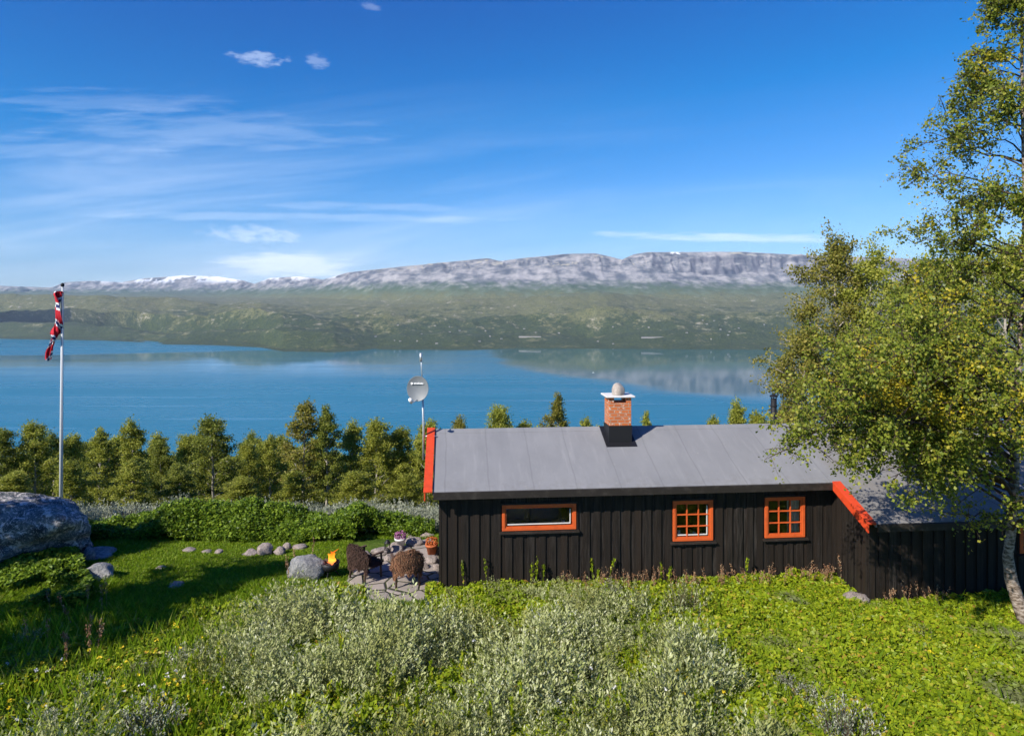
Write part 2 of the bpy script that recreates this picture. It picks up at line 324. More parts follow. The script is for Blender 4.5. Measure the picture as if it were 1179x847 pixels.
M['hedge'] = leaf_mat('shrub_leaves', [(0.0, (0.07, 0.13, 0.012)), (0.5, (0.15, 0.24, 0.018)), (1.0, (0.30, 0.40, 0.035))], 0.40, 0.45)
M['grass'] = leaf_mat('grass_blades', [(0.0, (0.12, 0.20, 0.010)), (0.5, (0.22, 0.35, 0.014)), (0.9, (0.34, 0.45, 0.025)), (1.0, (0.46, 0.43, 0.12))], 0.5, 0.5)
M['sorrel'] = leaf_mat('rusty_seed_heads', [(0.0, (0.22, 0.10, 0.05)), (0.5, (0.36, 0.19, 0.10)), (1.0, (0.42, 0.32, 0.20))], 0.2, 0.7)
M['yellow'] = leaf_mat('yellow_petals', [(0.0, (0.60, 0.42, 0.01)), (1.0, (0.75, 0.62, 0.03))], 0.2, 0.6)
M['whitefl'] = leaf_mat('white_petals', [(0.0, (0.62, 0.60, 0.56)), (1.0, (0.75, 0.74, 0.72))], 0.2, 0.6)

# ------------------------------------------------------------------ far land: hills, lake, haze
m = mat('far_land', (0.1, 0.12, 0.05), 0.95, 0.1); g = G(m)
P = g.pos((0.001, 0.001, 0.001)); geo = g.n('NewGeometry'); nz = g.sep(geo.outputs['Normal'])[2]; pz = g.sep(geo.outputs['Position'])[2]; py_ = g.sep(geo.outputs['Position'])[1]
big = g.noise(P, 1.6, 5, 0.6); mid = g.noise(P, 9, 6, 0.68); fine = g.noise(P, 34, 5, 0.7)
vf = g.noise(P, 85, 4, 0.75)
forest = g.mix(g.step(vf, 0.38, 0.62), (0.014, 0.026, 0.010), (0.070, 0.088, 0.022))
heath = g.mix(g.step(vf, 0.35, 0.65), (0.045, 0.062, 0.020), (0.20, 0.185, 0.075))
hp = g.math('ADD', g.math('MULTIPLY', g.step(pz, LAKE_Z + 20, 60.0), 0.17), g.math('ADD', g.math('MULTIPLY', big, 0.30), g.math('ADD', g.math('MULTIPLY', mid, 0.40), g.math('MULTIPLY', fine, 0.30))))
c = g.mix(g.step(hp, 0.53, 0.61), forest, heath)
bare = g.math('MULTIPLY', g.step(g.math('ADD', g.math('MULTIPLY', fine, 0.5), g.math('MULTIPLY', mid, 0.5)), 0.56, 0.62), g.step(pz, -270, -150, 0.15, 0.9))
c = g.mix(bare, c, (0.36, 0.32, 0.25))
# green upper slopes, then pale scree and bare rock
up = g.math('ADD', pz, g.math('MULTIPLY', g.math('SUBTRACT', mid, 0.5), 340))
c = g.mix(g.step(up, 20, 130), c, g.mix(g.step(mid, 0.4, 0.62), (0.050, 0.085, 0.045), (0.115, 0.145, 0.08)))  # bluish tint puts a band of distance haze into the slope colour
scree = g.mix(g.step(g.noise(g.pos((0.0055, 0.003, 0.013)), 1.0, 9, 0.66), 0.36, 0.66), (0.085, 0.095, 0.115), (0.40, 0.375, 0.365))
c = g.mix(g.step(up, 110, 250), c, scree)
cl = g.mix(g.step(g.noise(g.pos((0.014, 0.002, 0.0035)), 1.0, 6, 0.7), 0.32, 0.68), (0.015, 0.022, 0.045), (0.17, 0.16, 0.18))
c = g.mix(g.math('MULTIPLY', g.math('MULTIPLY', g.step(nz, 0.84, 0.66), g.step(pz, 120, 260)), g.step(g.noise(g.pos((0.0016, 0.0005, 0.004)), 1.0, 5, 0.7), 0.38, 0.54, 0.25, 1.0)), c, cl)
c = g.mix(g.math('MULTIPLY', g.step(nz, 0.93, 0.975), g.step(pz, 330, 430)), c, (0.46, 0.42, 0.32))  # level plateau tops painted cream to look sunlit
sn = g.noise(g.pos((0.0022, 0.0009, 0.004)), 1.0, 5, 0.65)
farw = g.step(py_, 8900, 10200)
thr = g.math('SUBTRACT', 0.655, g.math('MULTIPLY', farw, 0.19))
c = g.mix(g.math('MULTIPLY', g.step(sn, thr, g.math('ADD', thr, 0.03)), g.step(pz, 260, 380)), c, (0.82, 0.84, 0.88))
g.col(c); M['far'] = m

def far_land():
    px = np.arange(-700, 2001, 1.8)
    def ip(t): a = np.array(t, float); return np.interp(px, a[:, 0], a[:, 1])
    shore = ip([(-700, 388), (0, 390), (120, 392), (165, 394), (190, 396.5), (250, 397.5), (300, 400), (325, 404.5), (385, 405.5), (430, 402.5), (540, 403), (600, 401), (900, 402.5), (2000, 401)])
    crest = ip([(-700, 335), (0, 339), (120, 341), (200, 344), (250, 351), (300, 348), (350, 354), (450, 351), (520, 347), (600, 342), (690, 335), (760, 343), (850, 347), (1200, 341), (2000, 335)])
    foot = ip([(-700, 340), (0, 341), (250, 342), (330, 344), (420, 345), (600, 345), (900, 346), (2000, 342)])
    cbase = ip([(-700, 337), (0, 337), (200, 334), (300, 332), (350, 329), (400, 322), (430, 317), (600, 309), (660, 306), (700, 313), (740, 308), (800, 314), (860, 316), (930, 315), (1200, 319), (2000, 325)]) + 3.4 * fbm(px * 0.016, px * 0 + 55, 4, 55)
    ctop = ip([(-700, 325), (0, 329), (60, 331), (75, 325), (110, 323), (140, 325), (165, 320.5), (210, 317), (250, 318), (280, 323), (293, 327), (310, 320), (345, 318), (372, 322), (400, 314), (450, 308), (500, 303.5), (540, 299), (562, 297.5),
                (575, 300.5), (600, 297.5), (650, 292.5), (685, 291.5), (705, 296), (716, 299), (730, 293), (745, 290.5), (800, 290), (860, 290.5), (930, 294), (1000, 296), (1100, 300), (1300, 305), (2000, 318)])
    Yt = ip([(-700, 12500), (250, 12200), (330, 10500), (430, 8900), (520, 8300), (2000, 8000)])
    Ysh = 300 * F / (shore - HY)
    n = lambda s, a, sd, o=5: fbm(px * s + a, px * 0 + sd, o, int(sd))
    Yc = np.full_like(px, 6500.) + 300 * n(0.01, 0, 3)
    hz = lambda py, Y: CZ + (HY - py) / F * Y
    r1 = ip([(-700, 374), (0, 371), (90, 374), (170, 381), (250, 384), (330, 379), (410, 385), (500, 387), (600, 384), (690, 388), (780, 383), (900, 386), (2000, 380)]) + 2.5 * n(0.03, 0, 12)
    r2 = ip([(-700, 356), (0, 358), (90, 356), (170, 360), (240, 364), (300, 357), (380, 366), (450, 360), (540, 368), (640, 358), (700, 353), (800, 364), (900, 358), (2000, 352)]) + 2.5 * n(0.025, 0, 13)
    knots = [(Ysh - 350, np.full_like(px, LAKE_Z - 25)), (Ysh, np.full_like(px, LAKE_Z)), (Ysh + 200, LAKE_Z + 12 + 8 * n(0.03, 0, 4)), (Ysh + 480, hz(r1, Ysh + 480)), (Ysh + 800, hz(r1, Ysh + 480) - 6), (Ysh * 0.5 + Yc * 0.5, hz(r2, Ysh * 0.5 + Yc * 0.5)), (Ysh * 0.34 + Yc * 0.66, hz(r2, Ysh * 0.5 + Yc * 0.5) - 22),
             (Yc, hz(crest, Yc)), (Yc + 450, hz(crest, Yc) - 45), (Yt * 0.86, hz(foot, Yt * 0.86)), (Yt * 0.955, hz(cbase, Yt * 0.955)), (Yt * 0.985 + 45 * n(0.2, 0, 9), hz(ctop + 2.2, Yt * 0.985)),
             (Yt, hz(ctop, Yt)), (Yt * 1.12, hz(ctop + 0.3, Yt * 1.12)), (Yt * 1.12 + 2600, hz(ctop, Yt) - 250)]
    cnt = [3, 8, 14, 14, 28, 12, 22, 10, 22, 34, 20, 8, 10, 6]
    rows = []
    for i, c_ in enumerate(cnt):
        (Ya, za), (Yb, zb) = knots[i], knots[i + 1]
        for k in range(c_ + (1 if i == len(cnt) - 1 else 0)):
            t = k / c_; rows.append((Ya + (Yb - Ya) * t, za + (zb - za) * t, i + t))
    Y = np.array([r[0] for r in rows]); Z = np.array([r[1] for r in rows]); T = np.array([r[2] for r in rows])[:, None]
    A = (px - HX) / F; X = A[None, :] * Y
    T = np.interp(T, [0, 2, 3, 4, 5, 6, 7, 14], [0, 2, 2.4, 2.8, 3.2, 3.6, 4, 11])
    amp = np.interp(T, [0, 1, 1.6, 3, 4, 6, 7.0, 7.7, 8.6, 9.2, 11], [0, 0, 12, 50, 34, 40, 60, 44, 20, 7, 16])
    Z = Z + amp * fbm(X / 520, Y / 520, 6, 21, 0.58)
    # gullies and buttresses down the cliff band
    X0 = X + 0.0; rid = (0.35 + 1.3 * vnoise(X / 900, X * 0 + 3, 61)) * (1 - np.abs(fbm(X / 210, Y / 900, 5, 33, 0.6)) * 2.4)
    Z = Z - np.interp(T, [6.4, 7.2, 7.8, 8.6, 9.0], [0, 26, 46, 26, 0]) * rid
    Z = Z + np.interp(T, [1, 1.25, 3.6, 4.4, 5], [0, 3, 9, 6, 0]) * fbm(X / 60, Y / 60, 3, 41)       # tree-top roughness of the woods
    nr, nc = Y.shape; V_ = np.stack([X, Y, Z], -1).reshape(-1, 3)
    i = np.arange(nr - 1)[:, None] * nc + np.arange(nc - 1)[None, :]; Fc = np.stack([i, i + 1, i + nc + 1, i + nc], -1).reshape(-1, 4)
    o = link('mountains', npmesh('mountains', V_, Fc, True), M['far']); tag(o, kind='structure')
    return o
mount = far_land()

# lake
m = mat('lake_water', (0.004, 0.06, 0.15), 0.1, 0.5); g = G(m); g.b.inputs['IOR'].default_value = 1.333
pp = g.sep(g.pos()); X_, Y_ = pp[0], pp[1]
row = g.math('ADD', HY, g.math('DIVIDE', 300 * F, Y_)); ratio = g.math('DIVIDE', X_, Y_)      # how far below the horizon the water lies
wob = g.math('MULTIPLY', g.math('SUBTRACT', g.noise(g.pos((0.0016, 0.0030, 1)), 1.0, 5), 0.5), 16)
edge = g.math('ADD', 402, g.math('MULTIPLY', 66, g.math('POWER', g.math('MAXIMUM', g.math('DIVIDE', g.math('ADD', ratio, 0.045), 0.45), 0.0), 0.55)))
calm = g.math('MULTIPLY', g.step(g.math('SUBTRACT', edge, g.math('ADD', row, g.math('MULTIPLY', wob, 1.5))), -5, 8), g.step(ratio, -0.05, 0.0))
streak = g.noise(g.pos((0.0007, 0.0065, 1)), 1.0, 5, 0.6, 0.3)
bayline = g.step(ratio, -0.75, -0.34, 409.0, 403.5)
bay = g.math('MULTIPLY', g.step(g.math('SUBTRACT', bayline, row), -1.2, 1.2), g.step(ratio, -0.30, -0.37))
slick = g.math('MULTIPLY', g.math('SUBTRACT', 1.0, bay), g.step(g.math('ADD', row, g.math('MULTIPLY', wob, 1.8)), 446, 412))
slick = g.math('MULTIPLY', slick, g.step(ratio, 0.02, -0.22, 0.15, 1.0))
thin = g.math('MULTIPLY', g.step(g.noise(g.pos((0.0009, 0.016, 1)), 1.0, 3, 0.5), 0.60, 0.68), g.step(row, 450, 462))
slick = g.math('MAXIMUM', slick, g.math('MULTIPLY', thin, 0.55))
rip = g.step(streak, 0.38, 0.70, 0.26, 0.33)
rg_ = g.math('SUBTRACT', rip, g.math('MULTIPLY', slick, 0.23)); rg_ = g.math('MULTIPLY', rg_, g.math('SUBTRACT', 1.0, g.math('MULTIPLY', calm, 0.84)))
g.l(rg_, g.b.inputs['Roughness'])
deep = g.mix(g.noise(g.pos((0.0006, 0.0025, 1)), 1.0, 4), (0.001, 0.128, 0.195), (0.002, 0.165, 0.25))
g.col(g.mix(calm, deep, (0.012, 0.10, 0.115)))  # calm patch tinted teal: hill reflection put into the base colour
bn = g.noise(g.pos((0.16, 0.16, 1)), 1.0, 3, 0.6)
bst = g.math('MULTIPLY', g.math('SUBTRACT', 1.0, calm), g.math('ADD', 0.04, g.math('MULTIPLY', g.math('SUBTRACT', 1.0, slick), 0.20)))
bst = g.math('ADD', bst, g.math('ADD', g.math('MULTIPLY', bay, 0.4), g.math('MULTIPLY', calm, 0.035)))
bp = g.n('Bump'); bp.inputs['Distance'].default_value = 1.0; g.l(bst, bp.inputs['Strength']); g.l(bn, bp.inputs['Height']); g.l(bp.outputs[0], g.b.inputs['Normal'])
lake = link('lake', npmesh('lake', [(-14000, 700, LAKE_Z), (14000, 700, LAKE_Z), (14000, 9000, LAKE_Z), (-14000, 9000, LAKE_Z)], [(0, 1, 2, 3)]), m); tag(lake, kind='structure')

# haze
mz = bpy.data.materials.new('haze_air'); mz.use_nodes = True; t = mz.node_tree; t.nodes.clear(); oo = t.nodes.new('ShaderNodeOutputMaterial'); pv = t.nodes.new('ShaderNodeVolumePrincipled')
pv.inputs['Color'].default_value = (0.60, 0.78, 1.0, 1); pv.inputs['Density'].default_value = 3.3e-5; pv.inputs['Anisotropy'].default_value = 0.0; t.links.new(pv.outputs[0], oo.inputs['Volume'])
hb = MB(); hb.box(-34000, 34000, -300, 17500, LAKE_Z - 60, 900); hz_ = hb.build('haze', mz); tag(hz_, kind='stuff')

# ------------------------------------------------------------------ near ground: one sheet down to the lake
def near_ground():
    ys = np.concatenate([np.arange(-14, 6, 1.0), np.arange(6, 24, 0.22), np.arange(24, 60, 0.8), np.geomspace(60, 1500, 90)])
    a = np.linspace(-1.0, 1.0, 321); rows = []
    for y in ys:
        half = 22 + max(y, 0) * 1.15; rows.append(np.stack([a * half, np.full_like(a, y)], -1))
    XY = np.array(rows); Z = ground(XY[..., 0], XY[..., 1]); V_ = np.concatenate([XY, Z[..., None]], -1).reshape(-1, 3)
    nr, nc = Z.shape; i = np.arange(nr - 1)[:, None] * nc + np.arange(nc - 1)[None, :]; Fc = np.stack([i, i + 1, i + nc + 1, i + nc], -1).reshape(-1, 4)
    m = mat('hillside_turf', (0.04, 0.06, 0.02), 0.95, 0.1); g = G(m); p = g.pos()
    yy = g.sep(p)[1]
    c = g.ramp(g.noise(p, 1.3, 6, 0.65), [(0.3, (0.035, 0.06, 0.010)), (0.5, (0.07, 0.12, 0.014)), (0.7, (0.11, 0.155, 0.025))])
    c = g.mix(g.step(yy, 30, 50), c, g.mix(g.noise(p, 0.35, 6, 0.7), (0.025, 0.04, 0.012), (0.085, 0.10, 0.03)))
    g.col(c); g.bump(g.noise(p, 7, 6, 0.7), 0.8, 0.08)
    o = link('ground', npmesh('ground', V_, Fc, True), m); tag(o, kind='structure')
near_ground()

# ------------------------------------------------------------------ the cabin
SL = 0.394; EZ = 2.22; EY = -0.35; RY = 1.865; RZ = EZ + SL * (RY - EY)
cabin = empty('cabin', (-1.522, 14.5, 0), 'long low cabin with black-brown board walls, orange-red window frames and a grey felt roof', 'cabin', rz=R(5))
def slope_z(y): return EZ + SL * (y - EY) if y <= RY else RZ - SL * (y - RY)
rng = random.Random(4)
def board_wall(mb, length, zlo, ztop, holes, M_):
    """backing boards flush and cover boards standing proud, both cut round the openings; local x along the wall, -y outwards"""
    cuts = sorted({0, length} | {h[0] for h in holes} | {h[1] for h in holes})
    def pieces(x0, x1, y0, y1):
        zt = (ztop(x0) + ztop(x1)) / 2 if callable(ztop) else ztop
        hs = [h for h in holes if h[0] < x1 - 0.004 and h[1] > x0 + 0.004]
        if not hs: mb.box(x0, x1, y0, y1, zlo, zt, M_)
        else: mb.box(x0, x1, y0, y1, zlo, hs[0][2], M_); mb.box(x0, x1, y0, y1, hs[0][3], zt, M_)
    for a, b in zip(cuts[:-1], cuts[1:]):
        if callable(ztop):
            k = max(1, int((b - a) / 0.1)); 
            for q in range(k): pieces(a + (b - a) * q / k, a + (b - a) * (q + 1) / k, 0.0, 0.05)
        else: pieces(a, b, 0.0, 0.05)
    x = 0.0
    while x < length - 0.02:
        wd = rng.uniform(0.125, 0.15); e = min(x + wd, length)
        inner = [h for h in holes if h[0] < e - 0.01 and h[1] > x + 0.01]
        segs = [(x, e)]
        if inner:
            h = inner[0]; segs = []
            if x < h[0] - 0.012: segs.append((x, h[0]))
            segs.append((max(x, h[0]), min(e, h[1])))
            if e > h[1] + 0.012: segs.append((h[1], e))
        out = -0.024 - rng.uniform(0, 0.006)
        for s0, s1 in segs:
            if s1 - s0 > 0.005: pieces(s0, s1, out, -0.0005)
        x += wd + rng.uniform(0.085, 0.105)
holes = [(1.34, 2.885, 1.29, 1.79), (5.08, 5.925, 0.955, 1.785), (7.168, 8.03, 0.965, 1.81)]
WT = EZ + SL * 0.35 - 0.07
mb = MB(); board_wall(mb, 8.72, -0.35, WT, holes, None); mb.build('wall', M['board'], cabin)
mb = MB(); mb.box(-0.03, 0.022, -0.034, 0.03, -0.35, WT); mb.build('corner_board', M['board'], cabin)
# gable ends, back wall
def gable(x0, x1, y0, y1):
    mb = MB(); mb.prism([(y0, -0.6), (y1, -0.6), (y1, slope_z(y1) - 0.07), (RY, RZ - 0.07), (y0, slope_z(y0) - 0.07)], x0, x1)
    y = y0
    while y < y1:
        yy = min(y + 0.14, y1); zt = min(slope_z(y), slope_z(yy)) - 0.075; mb.box(x0 - 0.025, x0 - 0.0005, y, yy, -0.6, zt); y += 0.235
    return mb
gable(0.0, 0.05, 0.06, 3.72).build('wall', M['board'], cabin)
mb = MB(); mb.box(0.055, 15.4, 3.66, 3.72, -0.6, WT); mb.build('wall', M['board'], cabin)
WY = -1.31; WX = 8.72; WEY = -1.61
Mx = Matrix.Translation((WX, -0.03, 0)) @ Matrix.Rotation(R(-90), 4, 'Z')      # wing side wall, faces left
mb = MB(); board_wall(mb, 1.28, -0.35, lambda s: slope_z(-0.03 - s) - 0.075, [], Mx); mb.build('wall', M['board'], cabin)
Mw = Matrix.Translation((WX + 0.002, WY, 0)); wh = [(3.33, 4.15, 0.95, 1.62)]
WW = slope_z(WY) - 0.075
mb = MB(); board_wall(mb, 6.6, -0.45, WW, wh, Mw); mb.build('wall', M['board'], cabin)
# floor and dark room behind the windows
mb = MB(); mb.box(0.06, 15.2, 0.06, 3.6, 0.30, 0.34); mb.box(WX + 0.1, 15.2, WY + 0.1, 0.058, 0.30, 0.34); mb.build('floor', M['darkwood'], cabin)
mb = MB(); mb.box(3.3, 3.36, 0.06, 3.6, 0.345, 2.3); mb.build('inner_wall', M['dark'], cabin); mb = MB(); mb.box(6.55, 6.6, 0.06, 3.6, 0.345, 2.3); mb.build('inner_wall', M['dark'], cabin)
# roof: one folded slab, the wing carrying the front slope further down
th = 0.07
def roof_mesh():
    mb = MB()
    mb.prism([(EY, EZ), (RY, RZ), (RY, RZ - th), (EY, EZ - th)], -0.15, 8.68)
    wz = slope_z(WEY)
    mb.prism([(WEY, wz), (RY, RZ), (RY, RZ - th), (WEY, wz - th)], 8.681, 15.9)
    by = RY + (RY - EY); mb.prism([(RY + 0.0005, RZ), (by, EZ), (by, EZ - th), (RY + 0.0005, RZ - th)], -0.15, 15.9)
    return mb
roof = roof_mesh().build('roof', M['felt'], cabin)
mb = MB(); mb.prism([(EY - 0.032, EZ - 0.02), (EY - 0.002, EZ - 0.008), (EY - 0.002, EZ - 0.16), (EY - 0.032, EZ - 0.16)], -0.14, 8.66); f1 = mb.build('eave_board', M['darkwood'], cabin)
mb = MB(); wz = slope_z(WEY); mb.prism([(WEY - 0.032, wz - 0.02), (WEY - 0.002, wz - 0.008), (WEY - 0.002, wz - 0.16), (WEY - 0.032, wz - 0.16)], 8.72, 15.9); mb.build('eave_board', M['darkwood'], cabin)
mb = MB(); mb.prism([(RY - 0.16, RZ - 0.16 * SL + 0.006), (RY, RZ + 0.014), (RY + 0.16, RZ - 0.16 * SL + 0.006), (RY + 0.16, RZ - 0.16 * SL + 0.001), (RY, RZ + 0.003), (RY - 0.16, RZ - 0.16 * SL + 0.001)], -0.14, 15.9); mb.build('ridge_strip', M['felt'], cabin)
def barge(x0, x1, y0, y1, zoff=0.05, ext=0.0):
    mb = MB(); a = (y0, slope_z(y0)); b = (y1, slope_z(y1))
    mb.prism([(a[0], a[1] + zoff - 0.03), (b[0], b[1] + zoff - 0.03), (b[0], b[1] + zoff), (a[0], a[1] + zoff)], x0 - 0.012, x1)          # cap board
    mb.prism([(a[0] + 0.01, a[1] + zoff - 0.031), (b[0], b[1] + zoff - 0.031), (b[0], b[1] - 0.15), (a[0] + 0.01, a[1] - 0.15)], x0, x0 + 0.028)   # face board
    mb.prism([(a[0] + 0.01, a[1] + zoff - 0.031), (b[0], b[1] + zoff - 0.031), (b[0], b[1] + 0.002), (a[0] + 0.01, a[1] + 0.002)], x1 - 0.03, x1 - 0.004)
    return mb
barge(-0.33, -0.16, EY - 0.05, RY).build('bargeboard', M['red'], cabin, bevel=0.004)
mb = barge(-0.33, -0.16, EY - 0.05, RY); 
for i, v in enumerate(mb.v): mb.v[i] = (v[0], 2 * RY - v[1] + 0.001, v[2])
mb.build('bargeboard', M['red'], cabin)
barge(8.50, 8.675, WEY - 0.05, EY - 0.036).build('bargeboard', M['red'], cabin, bevel=0.004)
mb = MB(); mb.box(8.52, 8.66, EY - 0.03, EY, EZ - 0.17, EZ - 0.09)
def ledge(n_, a, b):  # bargeboard bracket under the left eave corner (casts the stepped shadow)
    pass
# windows
def window(x0, x1, z0, z1, y, nx, nz, curtain=False, wide=False):
    fr = MB(); t = 0.032; yo = y - 0.045; yi = y + 0.045
    fr.box(x0 - 0.028, x0 + t, yo, yi, z0 - 0.028, z1 + 0.028); fr.box(x1 - t, x1 + 0.028, yo, yi, z0 - 0.028, z1 + 0.028)
    fr.box(x0 + t, x1 - t, yo + 0.002, yi, z0 - 0.028, z0 + t); fr.box(x0 + t, x1 - t, yo + 0.002, yi, z1 - t, z1 + 0.028)
    wn = fr.build('window', M['orange'], cabin, bevel=0.004)
    s = MB(); a0, a1, b0, b1 = x0 + t + 0.003, x1 - t - 0.003, z0 + t + 0.003, z1 - t - 0.003; sw = 0.024
    s.box(a0, a0 + sw, yo + 0.018, yi - 0.01, b0, b1); s.box(a1 - sw, a1, yo + 0.018, yi - 0.01, b0, b1)
    s.box(a0 + sw, a1 - sw, yo + 0.02, yi - 0.01, b0, b0 + sw); s.box(a0 + sw, a1 - sw, yo + 0.02, yi - 0.01, b1 - sw, b1)
    s.build('sash', M['orange'] if not wide else M['cement'] if False else M['orange'], wn)
    if nx > 1:
        mu = MB()
        for i in range(1, nx): xc = a0 + (a1 - a0) * i / nx; mu.box(xc - 0.012, xc + 0.012, yo + 0.024, yi - 0.02, b0 + sw, b1 - sw)
        for i in range(1, nz): zc = b0 + (b1 - b0) * i / nz; mu.box(a0 + sw, a1 - sw, yo + 0.027, yi - 0.023, zc - 0.012, zc + 0.012)
        mu.build('muntins', M['orange'], wn)
    gl_ = MB(); gl_.add([(a0 + sw, y + 0.008, b0 + sw), (a1 - sw, y + 0.008, b0 + sw), (a1 - sw, y + 0.008, b1 - sw), (a0 + sw, y + 0.008, b1 - sw)], [(0, 1, 2, 3)]); gl_.build('pane', M['glass'], wn)
    si = MB(); si.prism([(yo - 0.055, z0 - 0.058), (y + 0.0, z0 - 0.040), (y + 0.0, z0 - 0.062), (yo - 0.055, z0 - 0.085)], x0 - 0.09, x1 + 0.09); si.build('sill', M['darkwood'], wn)
    hb_ = MB(); hb_.box(x0 - 0.05, x1 + 0.05, yo - 0.02, y - 0.028, z1 + 0.03, z1 + 0.06); hb_.build('head_board', M['darkwood'], wn)
    if curtain:
        cu = MB(); k = 26; xa, xb = x0 + (x1 - x0) * 0.64, x1 - t; vs = []; fs = []
        for i in range(k + 1):
            xx = xa + (xb - xa) * i / k; yy = y + 0.11 + 0.022 * math.sin(i * 1.5) + 0.008 * math.sin(i * 3.7)
            vs += [(xx, yy, z0 + t), (xx, yy, z1 - t)]
        fs = [(2 * i, 2 * i + 2, 2 * i + 3, 2 * i + 1) for i in range(k)]; cu.add(vs, fs); c_ = cu.build('curtain', M['curtain'], wn); sm = c_.modifiers.new('s', 'SOLIDIFY'); sm.thickness = 0.004
    return wn
w1 = window(*holes[0], 0.0, 1, 1, wide=True); w2 = window(*holes[1], 0.0, 3, 3); w3 = window(*holes[2], 0.0, 3, 3, curtain=True)
w4 = window(WX + 3.33, WX + 4.15, 0.95, 1.62, WY, 2, 2)
def white_rim(x0, x1, z0, z1, y):       # pale glazing bead of the wide pane
    b_ = MB(); b_.box(x0 + 0.09, x1 - 0.09, y - 0.012, y + 0.004, z0 + 0.088, z0 + 0.108); b_.box(x1 - 0.108, x1 - 0.09, y - 0.012, y + 0.004, z0 + 0.109, z1 - 0.1); return b_
white_rim(*holes[0], 0.0).build('glazing_bead', M['cement'], w1); white_rim(*holes[1], 0.0).build('glazing_bead', M['cement'], w2)
# chimney
ch = MB(); cx0, cx1, cy0, cy1 = 3.93, 4.46, 1.22, 1.72
ch.box(cx0, cx1, cy0, cy1, 3.235, 3.77)
for (a, b) in ((cx0, cx0 + 0.12), (cx1 - 0.12, cx1)):
    for (c_, d_) in ((cy0, cy0 + 0.12), (cy1 - 0.12, cy1)): ch.box(a, b, c_, d_, 3.7705, 3.90)
chim = ch.build('chimney', M['brick'], cabin, bevel=0.006)
mb = MB(); mb.box(cx0 - 0.012, cx1 + 0.012, cy0 - 0.012, cy1 + 0.012, 2.6, 3.2345)
mb.prism([(1.05, slope_z(1.05) + 0.012), (RY, RZ + 0.022), (RY, RZ + 0.016), (1.05, slope_z(1.05) + 0.005)], 3.83, 4.56); mb.build('flashing', M['black'], chim)
mb = MB(); mb.box(3.85, 4.54, 1.15, 1.79, 3.9005, 3.938); mb.build('cap', M['cement'], chim, bevel=0.012)
mb = MB(); mb.lathe([(0.075, 2.5), (0.075, 3.66), (0.0, 3.66)], 20, Matrix.Translation((8.5, 2.35, 0))); 
pipe = mb.build('stovepipe', M['black'], cabin, True)
mb = MB(); mb.lathe([(0.0, 3.70), (0.10, 3.70), (0.10, 3.735), (0.02, 3.775), (0.0, 3.775)], 20, Matrix.Translation((8.5, 2.35, 0))); 
for q in range(3): a = q * 2.09; mb.box(-0.008, 0.008, -0.008, 0.008, 3.64, 3.71, Matrix.Translation((8.5 + 0.07 * math.cos(a), 2.35 + 0.07 * math.sin(a), 0)))
mb.build('rain_cap', M['black'], pipe)
mb = MB(); mb.lathe([(0.082, 3.45), (0.088, 3.455), (0.088, 3.48), (0.082, 3.485)], 20, Matrix.Translation((8.5, 2.35, 0))); mb.build('collar', M['black'], pipe)

def W(x, y, z=0):            # cabin frame -> world
    c_, s_ = math.cos(R(5)), math.sin(R(5)); return Vector((-1.522 + c_ * x - s_ * y, 14.5 + s_ * x + c_ * y, z))

# things inside the window sills, seen through the glass
def small_pot(loc, r, h, mt, label, cat, name):
    mb = MB(); mb.lathe([(0, 0), (r * .7, 0), (r, h * .55), (r * .75, h * .8), (r * .8, h), (r * .62, h), (0, h * .9)], 14); o = mb.build(name, mt, None, True); o.location = loc; tag(o, label, cat); return o
mb = MB(); mb.box(WX * 0 + 1.3, 2.95, 0.062, 0.26, 1.225, 1.255); mb.build('inner_shelf', M['darkwood'], cabin)
mb = MB(); mb.box(5.0, 6.0, 0.062, 0.26, 0.905, 0.935); mb.build('inner_shelf', M['darkwood'], cabin)
small_pot(W(2.66, 0.16, 1.255), 0.05, 0.14, M['curtain'], 'small pale jar on the shelf inside the wide window', 'jar', 'jar')
small_pot(W(5.25, 0.16, 0.935), 0.04, 0.17, M['cement'], 'small white vase in the left corner of the middle window', 'vase', 'vase')
small_pot(W(5.60, 0.16, 0.935), 0.045, 0.12, M['cement'], 'low white pot in the middle of the middle window', 'pot', 'pot')
sf = empty('sofa', W(2.1, 2.2, 0.34), 'sofa with blue cushions seen dimly through the wide window', 'sofa', rz=R(5))
mb = MB(); mb.box(-0.9, 0.9, -0.3, 0.35, 0.1, 0.4); mb.box(-0.9, 0.9, 0.2, 0.36, 0.401, 0.8); mb.build('seat', M['blue'], sf, bevel=0.04)
for q in (-0.42, 0.42): mb = MB(); mb.box(q - 0.38, q + 0.38, -0.05, 0.19, 0.405, 0.84); mb.build('back_cushion', M['blue'], sf, bevel=0.06)

